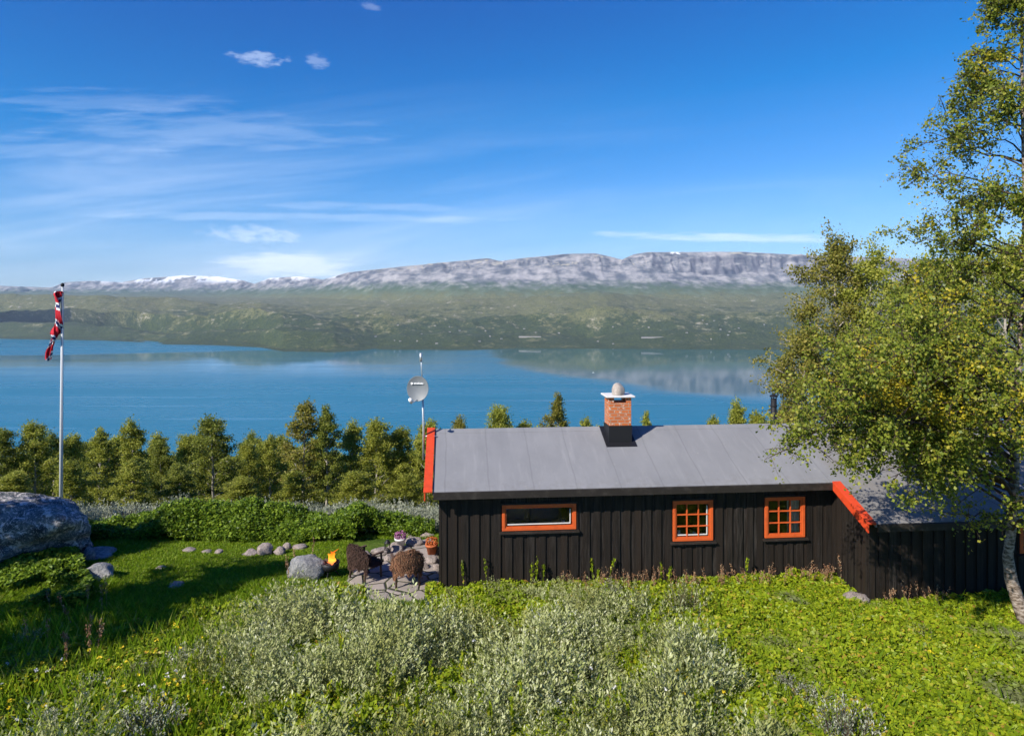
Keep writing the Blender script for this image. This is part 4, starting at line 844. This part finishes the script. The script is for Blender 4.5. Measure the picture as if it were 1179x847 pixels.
cover(rg, 470000, (-10, 13, 6.0, 15.5), herb_mask, lambda x, y, r: (np.clip(mound(x, y), .03, 1) + .04) * (1.05 - .75 * r.uniform(0, 1, len(x)) ** 1.6), .082, .66, 1.0, M['herb'], 'herb_cover', 'bright yellow-green herbs and low leafy growth covering the slope', 'herbs')
# leafy hedge along the back of the lawn
def hedge_h(x, y):
    px = HX + F * x / y; t = np.clip(1 - ((y - 18.55 - .7 * fbm(x * .45, x * 0, 4, 70)) / 1.05) ** 2, 0, 1)
    return t ** .6 * (np.interp(px, [60, 105, 160, 200, 300, 400, 455, 505], [.2, .25, .5, .62, .6, .58, .42, .2]) * (1 + .8 * fbm(x * 1.0, y * 1.0, 4, 71)) + .10 * fbm(x * 4, y * 4, 2, 72))
def hedge_mask(x, y, px, py): return (px > 95) & (px < 500) & (hedge_h(x, y) > .12) & ~((px > 425 + 30 * fbm(y * 3, x * 0, 2, 5)) & (y < 18.1))
cover(rg, 200000, (-13, -1.6, 17.6, 19.9), hedge_mask, lambda x, y, r: hedge_h(x, y) * (1.04 - .6 * r.uniform(0, 1, len(x)) ** 2.0) + r.normal(0, .055, len(x)), .072, .7, .5, M['hedge'], 'hedge_shrubs', 'run of dark and bright green leafy shrubs along the back of the lawn', 'shrubs')
# leafy clumps in front of the boulder and along its foot
cover(rg, 60000, (-13, -8.6, 13.6, 16.2), lambda x, y, px, py: (fbm(x * 1.2, y * 1.2, 3, 81) > -.12) & (px < 100 - (y - 15) * 10), lambda x, y, r: (.35 + .25 * fbm(x * 1.2, y * 1.2, 3, 81)) * r.uniform(.1, 1, len(x)) ** .6, .085, .7, .8, M['hedge'], 'boulder_herbs', 'yellow-green broad leaved plants crowding the foot of the boulder', 'plants')

def blades(rg, x, y, h, lean, wd, z=None):
    n = len(x); z = ground(x, y) if z is None else z; a = rg.uniform(0, 6.28, n); b = rg.uniform(0, 6.28, n); hh = h * rg.uniform(.5, 1.3, n)
    base = np.stack([x, y, z - .01], 1); sd_ = np.stack([np.cos(a), np.sin(a), 0 * a], 1) * (wd * rg.uniform(.6, 1.3, n))[:, None]; ln_ = np.stack([np.cos(b) * lean * hh, np.sin(b) * lean * hh, hh], 1)
    V_ = np.stack([base - sd_, base + sd_, base + ln_ * [.35, .35, .55] + sd_ * .8, base + ln_], 1).reshape(-1, 3)
    return V_, np.arange(n * 4).reshape(-1, 4)
rg = np.random.default_rng(41)
def lawn_mask(x, y, px, py): u, v = house_xy(x, y); return (px < 520) & (px > -40) & ~inhouse(x, y) & ~((y > 13.9) & (y < 18) & (px > 405)) 
x, y = scatter(rg, 420000, -14.5, -1.5, 10.0, 18.6); px, py = cast(x, y); k = lawn_mask(x, y, px, py) & ~(inpoly(px, py, WILLOW)); x, y = x[k], y[k]
px, py = cast(x, y); hl = np.where(y < 14.8, .13, .065) * (1 + .7 * fbm(x * .9, y * .9, 3, 90)); hl = hl * np.interp(x, [-11, -8], [1.5, 1])
V_, Fc = blades(rg, x, y, hl, .7, .009); o = link('lawn_grass', npmesh('lawn_grass', V_, Fc), M['grass']); tag(o, 'green lawn grass with shade streaks beside the cabin', 'grass', kind='stuff')
# tall grass wisps on the slope
x, y = scatter(rg, 26000, -9.5, 11, 7, 13.8); px, py = cast(x, y); k = (((px < 330) & (py > 720)) | (rg.uniform(0, 1, len(x)) < .12)) & ~inhouse(x, y); x, y = x[k], y[k]
V_, Fc = blades(rg, x, y, np.full(len(x), .34), .35, .006); o = link('tall_grass', npmesh('tall_grass', V_, Fc), M['grass']); tag(o, 'thin tall grass wisps standing among the herbs of the slope', 'grass', kind='stuff')
# rusty seed stalks along the wall
def stalks(rg, pts, h, label, mt, name, head=26, size=.028):
    mb_ = MB(); Ps = []
    for (x, y) in pts:
        z = gz(x, y); hh = h * rg.uniform(.7, 1.35); tip = np.array([x + rg.normal(0, .08), y + rg.normal(0, .05), z + hh]); b = np.array([x, y, z])
        t = rg.uniform(.55, 1, head)[:, None]; Ps.append(b + (tip - b) * t + rg.normal(0, .016, (head, 3)))
        tt = np.linspace(0, .6, 14)[:, None]; Ps.append(b + (tip - b) * tt)
    P = np.concatenate(Ps); D = rg.normal(0, .4, P.shape); D[:, 2] += 1; V_, Fc = leaf_quads(P, D, rg.normal(size=P.shape), np.full(len(P), size) * rg.uniform(.6, 1.5, len(P)), np.full(len(P), size * .55))
    return tag(link(name, npmesh(name, V_, Fc), mt), label, 'plants', kind='stuff')
pts = []
for i in range(130):
    u = rg.uniform(2.6, 8.6); q = W(u, -rg.uniform(.06, .5)); pts.append((q.x, q.y))
for i in range(16): q = W(rg.uniform(8.8, 10.2), WY - rg.uniform(.05, .3)); pts.append((q.x, q.y))
stalks(rg, pts, .36, 'rusty brown seed stalks growing along the foot of the board wall', M['sorrel'], 'sorrel_stalks')
for k_ in range(1):
    pts = [world(rg.uniform(20, 130), rg.uniform(705, 775)) for _ in range(16)] + [world(rg.uniform(330, 360), rg.uniform(655, 690)) for _ in range(4)] + [W(7.9, -.5)[:2], W(8.3, -.45)[:2], W(8.6, -.6)[:2], W(8.0, -.4)[:2]]
stalks(rg, [(p[0], p[1]) for p in pts], .62, 'taller reddish dock spikes by the lawn edge and at the wall corner', M['sorrel'], 'dock_spikes', 40, .035)
pts = [W(u_, -rg.uniform(.08, .4))[:2] for u_ in (1.9, 2.0, 2.15, 3.3, 3.4, 3.55, 4.7, 4.8, 1.0, 6.6, 0.5)] + [world(rg.uniform(200, 820), rg.uniform(715, 860)) for _ in range(110)]
stalks(rg, [(p[0], p[1]) for p in pts], .55, 'bright leafy shoots rising among the willows and at the wall foot', M['herb'], 'leafy_shoots', 34, .06)
def flowers(rg, spots, mt, name, label, r=.022):
    P = []
    for (x, y, h) in spots:
        z = gz(x, y) + h
        for k in range(6): P.append((x + rg.normal(0, r * .7), y + rg.normal(0, r * .7), z + rg.normal(0, r * .4)))
    P = np.array(P); Nn = rg.normal(0, .4, P.shape) + [0, -.5, 1]; s = np.full(len(P), r * 1.7); V_, Fc = leaf_quads(P, rg.normal(size=P.shape), Nn, s, s * .9); tag(link(name, npmesh(name, V_, Fc), mt), label, 'flowers', kind='stuff')
fs = [(*world(rg.uniform(0, 260), rg.uniform(735, 850)), rg.uniform(.22, .36)) for _ in range(46)] + [(*world(rg.uniform(560, 1179), rg.uniform(700, 850)), rg.uniform(.25, .33)) for _ in range(14)]
flowers(rg, fs, M['yellow'], 'yellow_flowers', 'small yellow wild flowers scattered over the left slope')
fs = [(*world(rg.uniform(0, 300), rg.uniform(770, 850)), rg.uniform(.22, .34)) for _ in range(26)] + [(*world(rg.uniform(380, 900), rg.uniform(720, 850)), rg.uniform(.4, .6)) for _ in range(10)]
flowers(rg, fs, M['whitefl'], 'white_flowers', 'tiny white wild flowers dotted among the willows', .018)

# ------------------------------------------------------------------ stones, boulder, patio
def rock(px, py, wpx, hpx, mt, label, seed, group=None, name='rock', deep=1.0, sink=.45, Y=None, rz=0):
    if Y is None: x, Y = world(px, py)
    else: x = at(px, Y)
    w_ = wpx / F * Y / 2; h_ = hpx / F * Y / (1 - (-.45)) / 1.0
    o = link(name, rock_mesh(name, 1.0, w_ * 1.12, w_ * deep, h_, seed, 4 if w_ > .15 else 3, .30), mt, loc=(x, Y, gz(x, Y) + h_ * .40)); o.rotation_euler.z = 0
    return tag(o, label, 'rock' if name != 'boulder' else 'boulder', group)
bo = link('boulder', rock_mesh('boulder', 1.0, 2.0, 1.6, 1.30, 12, 6, .34, -.6), M['boulder'], loc=(at(10, 16.4), 16.4, .40)); tag(bo, 'huge rounded boulder mottled with dark and pale lichen at the left edge', 'boulder')
rock(102, 617, 13, 18, M['greyrock'], 'small bluish rock wedged against the right side of the boulder', 21, Y=16.2)
rock(113, 640, 34, 9, M['greyrock'], 'flat grey-blue slab lying right of the boulder', 22)
rock(115, 668, 34, 20, M['greyrock'], 'grey rock half sunk in the grass below the flat slab', 23)
rock(203, 676, 17, 8, M['pinkrock'], 'lone pale stone in the middle of the shaded lawn', 24)
rock(186, 655, 12, 4, M['pinkrock'], 'tiny flat stone above the lone pale lawn stone', 25)
for i, (px, py, w_, h_, lb) in enumerate(((218, 635, 14, 5, 'leftmost low stone of the row at the foot of the hedge'), (238, 636, 12, 4, 'second low stone of the row at the foot of the hedge'), (252, 637, 10, 5, 'dull brown stone midway along the foot of the hedge'), (289, 638, 15, 6, 'long low stone just left of the pale block in the hedge row'), (305, 637, 17, 13, 'large pale block in the stone row at the foot of the hedge'),
        (322, 637, 12, 9, 'pale stone next right of the large pale block'), (330, 632, 9, 8, 'small upright pale stone at the right end of the hedge row'), (345, 631, 16, 5, 'brownish flat stone left behind the fire pan'))): rock(px, py, w_, h_, M['pinkrock'], lb, 30 + i, 'stones along the foot of the hedge')
rock(353, 664, 38, 27, M['greyrock'], 'rounded light grey rock just left of the fire pan', 45)
rock(985, 689, 26, 14, M['pinkrock'], 'pale stone lying by the corner of the wing wall', 46, Y=13.9)
# patio of broken slabs
pm = mat('patio_stone', (.4, .33, .28), .9, .15); g = G(pm); p3 = g.pos((1, 1, .2)); cellc = g.voro(p3, 2.1, 'F1', 'Color'); ed = g.voro(p3, 2.1, 'DISTANCE_TO_EDGE')
c = g.mix(g.sep(cellc)[0], (.26, .215, .19), (.44, .36, .315)); c = g.mix(g.noise(p3, 8, 6, .7), c, (.30, .27, .24)); c = g.mix(g.step(ed, .015, .05, 1, 0), c, (.05, .055, .025)); g.col(c); g.bump(g.math('ADD', g.step(ed, 0, .07), g.math('MULTIPLY', g.noise(p3, 9, 5), .4)), .8, .03)
pp_ = [world(*q) for q in ((402, 688), (397, 660), (425, 640), (450, 632), (500, 618), (507, 640), (507, 700), (440, 702))]; cxm = sum(q[0] for q in pp_) / 8; cym = sum(q[1] for q in pp_) / 8
rr_ = np.linspace(0, 1, 14); V_ = []; Fc = []; nb = 64; bp_ = np.array(pp_ + [pp_[0]]); tt = np.linspace(0, 8, nb, endpoint=False)
bx = np.interp(tt, np.arange(9), bp_[:, 0]) ; by_ = np.interp(tt, np.arange(9), bp_[:, 1]); jt = 1 + .07 * fbm(tt * 3, tt * 0, 3, 3)
for r_ in rr_:
    for j in range(nb): x_ = cxm + (bx[j] - cxm) * r_ * jt[j]; y_ = cym + (by_[j] - cym) * r_ * jt[j]; V_.append((x_, y_, gz(x_, y_) + (.035 if r_ < .97 else -.02)))
for i in range(13):
    for j in range(nb): Fc.append((i * nb + j, i * nb + (j + 1) % nb, (i + 1) * nb + (j + 1) % nb, (i + 1) * nb + j))
tag(link('patio', npmesh('patio', V_, Fc, True), pm), kind='structure')
GP = 'loose rocks piled at the back of the patio'
for i, (px, py, w_, h_, lb) in enumerate(((438, 637, 20, 8, 'flat pale pink rock at the left end of the patio rock pile'), (455, 634, 18, 9, 'pinkish rock under the small dark lantern'), (477, 628, 20, 10, 'pale rock just right of the purple flower pot'), (470, 618, 14, 7, 'small pink rock behind the purple flower pot'), (483, 616, 18, 7, 'cream rock at the very top of the patio rock pile'),
        (499, 636, 17, 8, 'flat tan rock under the terracotta pot'), (497, 648, 15, 9, 'pale rock below the terracotta pot by the house corner'), (488, 655, 13, 8, 'rounded cream rock between the right armchair and the house corner'), (503, 656, 10, 8, 'small grey-white rock touching the house corner'), (492, 618, 14, 6, 'light rock behind the terracotta pot'),
        (480, 640, 13, 6, 'low rock just behind the right armchair'), (430, 647, 14, 7, 'small pale rock behind the left armchair'), (447, 645, 12, 7, 'grey rock between the two armchairs'), (420, 640, 16, 6, 'tan slab at the left rear corner of the patio'))): rock(px, py, w_, h_, M['pinkrock'], lb, 60 + i, GP)

# flower pot, terracotta pot, lantern
def pot(px, py, label, mt, fl, s, cat, name):
    x, y = world(px, py); t = empty(name, (x, y, gz(x, y) + .06), label, cat); mb = MB(); mb.lathe([(0, 0), (.10 * s, 0), (.145 * s, .2 * s), (.165 * s, .205 * s), (.165 * s, .25 * s), (.145 * s, .25 * s), (.13 * s, .22 * s), (0, .21 * s)], 20); mb.build('pot', mt, t, True)
    r2 = np.random.default_rng(int(px)); n = 260; P = r2.normal(0, 1, (n, 3)); P = unit(P) * (r2.uniform(.5, 1, n) ** .5)[:, None] * [.17 * s, .17 * s, .13 * s] + [0, 0, .31 * s]; V_, Fc = rand_leaves(r2, P, .04, .8); link('flowers', npmesh('fl', V_, Fc), fl, t); return t
M['terra'] = painted('terracotta', (.48, .13, .045), (.34, .09, .035), .8); M['purple'] = leaf_mat('purple_flowers', [(0, (.16, .03, .12)), (1, (.42, .16, .30))], .2, .6); M['rust'] = leaf_mat('rust_flowers', [(0, (.45, .09, .02)), (1, (.6, .2, .05))], .2, .6)
pot(461, 632, 'pale pot of purple-pink flowers on the rocks behind the armchairs', M['cement'], M['purple'], .9, 'flower pot', 'flower_pot')
pot(497, 640, 'terracotta pot with rust-orange flowers on the rocks beside the house corner', M['terra'], M['rust'], .95, 'flower pot', 'flower_pot')
x, y = world(446, 638); ln_ = empty('lantern', (x, y, gz(x, y) + .07), 'small dark lantern standing on the rocks at the back of the patio', 'lantern')
mb = MB(); mb.box(-.07, .07, -.07, .07, 0, .02); mb.box(-.06, .06, -.06, .06, .2, .215); mb.lathe([(.08, .216), (.03, .28), (0, .29)], 12)
for sx in (-1, 1):
    for sy in (-1, 1): mb.box(sx * .055 - .006, sx * .055 + .006, sy * .055 - .006, sy * .055 + .006, .0205, .1995)
mb.build('frame', M['black'], ln_); mb = MB(); mb.add([(-.05, -.05, .021), (.05, -.05, .021), (.05, -.05, .199), (-.05, -.05, .199)], [(0, 1, 2, 3)]); mb.build('pane', M['glass'], ln_)

# fire pan with flames
x, y = world(380, 664); fp = empty('fire_pan', (x, y, gz(x, y)), 'black iron fire pan with burning logs and orange flames on the lawn edge', 'fire pan')
mb = MB(); mb.lathe([(0, .17), (.10, .175), (.17, .22), (.20, .34), (.215, .34), (.19, .20), (.11, .15), (0, .145)], 24); mb.build('bowl', M['black'], fp, True)
for q in range(3): a = q * 2.094 + .4; mb = MB(); mb.tube([(.10 * math.cos(a), .10 * math.sin(a), .165), (.19 * math.cos(a), .19 * math.sin(a), 0)], .014, 6); mb.build('leg', M['black'], fp)
for q in range(4): a = q * .8 + .2; mb = MB(); mb.tube([(-.15 * math.cos(a), -.15 * math.sin(a), .27 + .02 * q), (.15 * math.cos(a), .15 * math.sin(a), .29 + .025 * q)], .03, 8); mb.build('log', M['twig'], fp)
fm = bpy.data.materials.new('flame'); fm.use_nodes = True; g = G(fm); em = g.n('Emission'); em.inputs[1].default_value = 1.25; zz = g.sep(g.coord('Object'))[2]
g.l(g.ramp(g.step(zz, .3, .62), [(0, (1, .20, .06)), (.25, (1, .50, .05)), (.6, (1, .26, .015)), (1, (.5, .06, .01))]), em.inputs[0]); tp = g.n('BsdfTransparent'); lw = g.n('LayerWeight'); lw.inputs[0].default_value = .45; ms = g.n('MixShader')
g.l(g.step(lw.outputs['Facing'], .2, .95), ms.inputs[0]); g.l(em.outputs[0], ms.inputs[1]); g.l(tp.outputs[0], ms.inputs[2]); g.l(ms.outputs[0], g.out.inputs[0])
rf = random.Random(8)
for q in range(7):
    a = rf.uniform(0, 6.28); r_ = rf.uniform(0, .09); h_ = rf.uniform(.16, .36); b = Vector((r_ * math.cos(a), r_ * math.sin(a), .30)); mb = MB(); pts = [b + Vector((rf.uniform(-.03, .03) * k + .02 * k, rf.uniform(-.03, .03) * k, h_ * k / 4)) for k in range(5)]
    mb.tube(pts, [.045, .06, .045, .022, .002], 8); mb.build('flame', fm, fp, True)

# armchairs thrown over with brown hides
wm_ = painted('weathered_wood', (.10, .06, .04), (.06, .04, .03), .8)
def hide_mat(name, a, b, d):
    m = mat(name, a, .85, .15); g = G(m); geo = g.n('NewGeometry'); n_ = g.noise(g.coord('Object'), 5, 4, .6); c = g.mix(g.step(n_, .38, .62), a, b); c = g.mix(g.math('MULTIPLY', geo.outputs['Random Per Island'], .5), c, d); g.col(c); return m
hm1 = hide_mat('dark_brown_hide', (.030, .017, .013), (.075, .043, .033), (.10, .06, .045)); hm2 = hide_mat('red_brown_hide', (.085, .036, .022), (.20, .085, .045), (.26, .16, .09))
def armchair(px, py, Y, rz, hm, label, seed):
    x = at(px, Y); t = empty('armchair', (x, Y, gz(x, Y) + .03), label, 'armchair', 'fur covered armchairs by the fire', rz)
    for sx in (-1, 1):
        for sy in (-1, 1): mb = MB(); mb.tube([(sx * .25, sy * .23, 0), (sx * .24, sy * .22, .36)], .024, 8); mb.build('leg', wm_, t, True)
    mb = MB(); mb.box(-.29, .29, -.28, .28, .33, .37); mb.build('seat', wm_, t, bevel=.01)
    for sx in (-1, 1): mb = MB(); mb.box(sx * .29 - .03, sx * .29 + .03, -.27, .26, .56, .59); mb.box(sx * .29 - .018, sx * .29 + .018, .18, .22, .371, .559); mb.build('armrest', wm_, t, bevel=.008)
    # back towards -y; curved shell, hide hung over it and down on to the seat
    prof = [(.24, .40), (.05, .43), (-.14, .45), (-.22, .56), (-.27, .72), (-.31, .80), (-.36, .78), (-.37, .62), (-.36, .46), (-.35, .30)]; vs = []; nu = 17; r2 = np.random.default_rng(seed)
    for i, (yy, zz) in enumerate(prof):
        for j in range(nu):
            u = j / (nu - 1) * 2 - 1; half = .33 + .03 * math.sin(i * 1.3); z_ = zz + .02 * math.sin(j * .9 + i) - (abs(u) ** 3) * .24 * (1 if 2 < i < 8 else .5); y_ = yy + (abs(u) ** 2.2) * (.16 if i > 2 else 0); zlow = -.06 * math.sin(j * 1.7) if i == len(prof) - 1 else 0
            vs.append((u * half, y_, z_ + zlow))
    fs_ = [(i * nu + j, i * nu + j + 1, (i + 1) * nu + j + 1, (i + 1) * nu + j) for i in range(len(prof) - 1) for j in range(nu - 1)]; V0 = np.array(vs)
    mb = MB(); mb.add(vs, fs_); o = mb.build('hide', hm, t, True); sm = o.modifiers.new('s', 'SOLIDIFY'); sm.thickness = .035; sm.offset = 0; sb = o.modifiers.new('u', 'SUBSURF'); sb.levels = sb.render_levels = 1
    n = 5200; fi = r2.integers(0, len(fs_), n); q = np.array(fs_)[fi]; a_, b_ = r2.uniform(0, 1, n)[:, None], r2.uniform(0, 1, n)[:, None]; P = (V0[q[:, 0]] * (1 - a_) + V0[q[:, 1]] * a_) * (1 - b_) + (V0[q[:, 3]] * (1 - a_) + V0[q[:, 2]] * a_) * b_
    nn = np.cross(V0[q[:, 1]] - V0[q[:, 0]], V0[q[:, 3]] - V0[q[:, 0]]); nn = unit(nn) * np.sign(r2.uniform(-1, 1, n))[:, None]; D = nn * .55 + [0, 0, -.9] + r2.normal(0, .35, (n, 3)); V_, Fc = leaf_quads(P + nn * .022, D, nn + r2.normal(0, .3, (n, 3)), r2.uniform(.04, .085, n), r2.uniform(.010, .018, n)); link('fur', npmesh('fur', V_, Fc), hm, o)
    return t
armchair(421, 0, 15.2, R(-38), hm1, 'left armchair, covered with a dark brown shaggy hide, on the stone patio', 1)
armchair(468, 0, 14.9, R(16), hm2, 'right armchair, covered with a lighter red-brown hide, nearest the house corner', 2)

# ------------------------------------------------------------------ flagpole and flag
Yp = 24.0; xp = at(70, Yp); zp = gz(xp, Yp); topz = zat(330, Yp)
fl = empty('flagpole', (xp, Yp, zp), 'tall pale flagpole behind the boulder at the left', 'flagpole'); dx = at(72, Yp) - xp
mb = MB(); mb.tube([(0, 0, -.3), (dx * .4, 0, (topz - zp) * .45), (dx, 0, topz - zp)], [.062, .052, .033], 12); mb.build('pole', mat('pole_paint', (.50, .52, .54), .5, .4), fl, True)
mb = MB(); mb.lathe([(0, -.02), (.05, 0), (.062, .05), (.05, .1), (0, .13)], 14, Matrix.Translation((dx, 0, topz - zp + .01))); mb.build('finial', M['black'], fl, True)
mb = MB(); mb.tube([(.045, -.03, 1.0), (dx + .04, -.03, topz - zp - .05)], .006, 4); mb.build('halyard', M['white'], fl)
# limp flag: cloth gathered in folds and hanging from the top, coloured by where it lies on the flag
nu, nv = 60, 120; Lf = (417 - 337) / F * Yp; fw = 1.35; vs = []; r2 = np.random.default_rng(3); cols = []
for i in range(nv + 1):
    t = i / nv; cxf = dx - .06 - .44 * max(0, t - .12) ** 1.5 - .05 * math.sin(t * 9); z = topz - zp - .16 - Lf * t; tw_ = t * 7.5 + .6 * math.sin(t * 11); wd_ = .12 + .10 * math.sin(math.pi * min(1, t * 1.15) ** .8) + .025 * math.sin(t * 23)
    for j in range(nu + 1):
        s_ = j / nu * 2 - 1; yy = .045 * math.sin(s_ * 9 + t * 4) + .03 * math.cos(s_ * 4); xx = s_ * wd_; vs.append((cxf + xx * math.cos(tw_) * .8 - yy * math.sin(tw_) + .018 * math.sin(s_ * 14 + t * 6), -.09 + xx * math.sin(tw_) * .8 + yy * math.cos(tw_), z + .10 * abs(s_) * math.sin(t * 8) * .6))
fs_ = []; mi = []
for i in range(nv):
    for j in range(nu):
        fs_.append((i * (nu + 1) + j, i * (nu + 1) + j + 1, (i + 1) * (nu + 1) + j + 1, (i + 1) * (nu + 1) + j))
        a = ((i + .5) / nv * 46 + (j / nu - .5) * 7) % 12.5; k = 2 if 7 <= a <= 9 else (1 if 5.6 <= a <= 10.4 else 0); mi.append(k)
fo = link('flag', npmesh('flag', vs, fs_, True, mi), [mat('flag_red', (.52, .015, .03), .8), mat('flag_white', (.78, .78, .78), .8), mat('flag_blue', (.01, .025, .13), .8)], loc=(xp, Yp, zp)); tag(fo, 'limp red flag with a white edged blue cross hanging in folds from the flagpole', 'flag')

# ------------------------------------------------------------------ far shore cabins and a boat
rg = np.random.default_rng(6); wh_ = mat('far_white_wall', (.36, .34, .31), .8); rf_ = mat('far_roof', (.22, .20, .19), .8)
def far_house(x, y, L_, label, grp, name='far_cabin'):
    dg = bpy.context.evaluated_depsgraph_get(); hit, loc, *_ = mount.ray_cast(Vector((x, y, 2000)), Vector((0, 0, -1))); z = loc.z if hit else 0
    t = empty(name, (x, y, z), label, 'cabin', grp, rg.uniform(-.5, .5)); mb = MB(); mb.box(-L_ / 2, L_ / 2, -4, 4, -4, 3.5); mb.build('wall', wh_, t)
    mb = MB(); mb.prism([(-4.6, 3.2), (0, 6), (4.6, 3.2), (4.6, 3.5), (0, 6.4), (-4.6, 3.5)], -L_ / 2 - .5, L_ / 2 + .5); mb.build('roof', rf_, t)
bpy.context.view_layer.update()
sh = lambda px: 300 * F / (402.3 - HY)
def onshore(px, py): # walk back from the shore until the hill shows at that photo row
    for Yq in np.arange(sh(px) + 40, 7000, 15):
        hit, loc, *_ = mount.ray_cast(Vector(((px - HX) / F * Yq, Yq, 2000)), Vector((0, 0, -1)))
        if hit and HY + F * (CZ - loc.z) / Yq <= py: return (px - HX) / F * Yq, Yq
    return (px - HX) / F * 4600, 4600
far_house(*onshore(755, 389), 190, 'long low pale building on the far shore, right of the chimney top', None); far_house(*onshore(610, 388), 150, 'long pale building on the far shore, left of the chimney', None)
for i in range(32):
    px = rg.uniform(430, 900); far_house(*onshore(px, rg.uniform(368, 397)), rg.uniform(8, 15), 'tiny pale cabin among the trees of the far hillside', 'tiny cabins on the far hillside')
yb = 300 * F / (429 - HY); bt = empty('boat', (at(683, yb), yb, LAKE_Z), 'tiny white motor boat alone on the calm part of the lake', 'boat')
mb = MB(); hull = []
for i in range(9):
    t = i / 8; wv = 1.5 * math.sin(math.pi * min(1, .18 + t * .82)) ** .7 * (1 if t < .6 else 1 - ((t - .6) / .4) ** 2 * .97); hull += [(-4 + 8 * t, -wv, 1.0 + .4 * t * t), (-4 + 8 * t, -wv * .6, -.3), (-4 + 8 * t, wv * .6, -.3), (-4 + 8 * t, wv, 1.0 + .4 * t * t)]
mb.add(hull, [(i * 4 + k, i * 4 + (k + 1) % 4, i * 4 + 4 + (k + 1) % 4, i * 4 + 4 + k) for i in range(8) for k in range(4)] + [(0, 1, 2, 3), (35, 34, 33, 32)]); mb.build('hull', M['white'], bt)
mb = MB(); mb.prism([(-1.0, 1.1), (1.0, 1.1), (.8, 2.3), (-.8, 2.3)], -1.2, 1.2); mb.build('cabin_top', M['white'], bt)
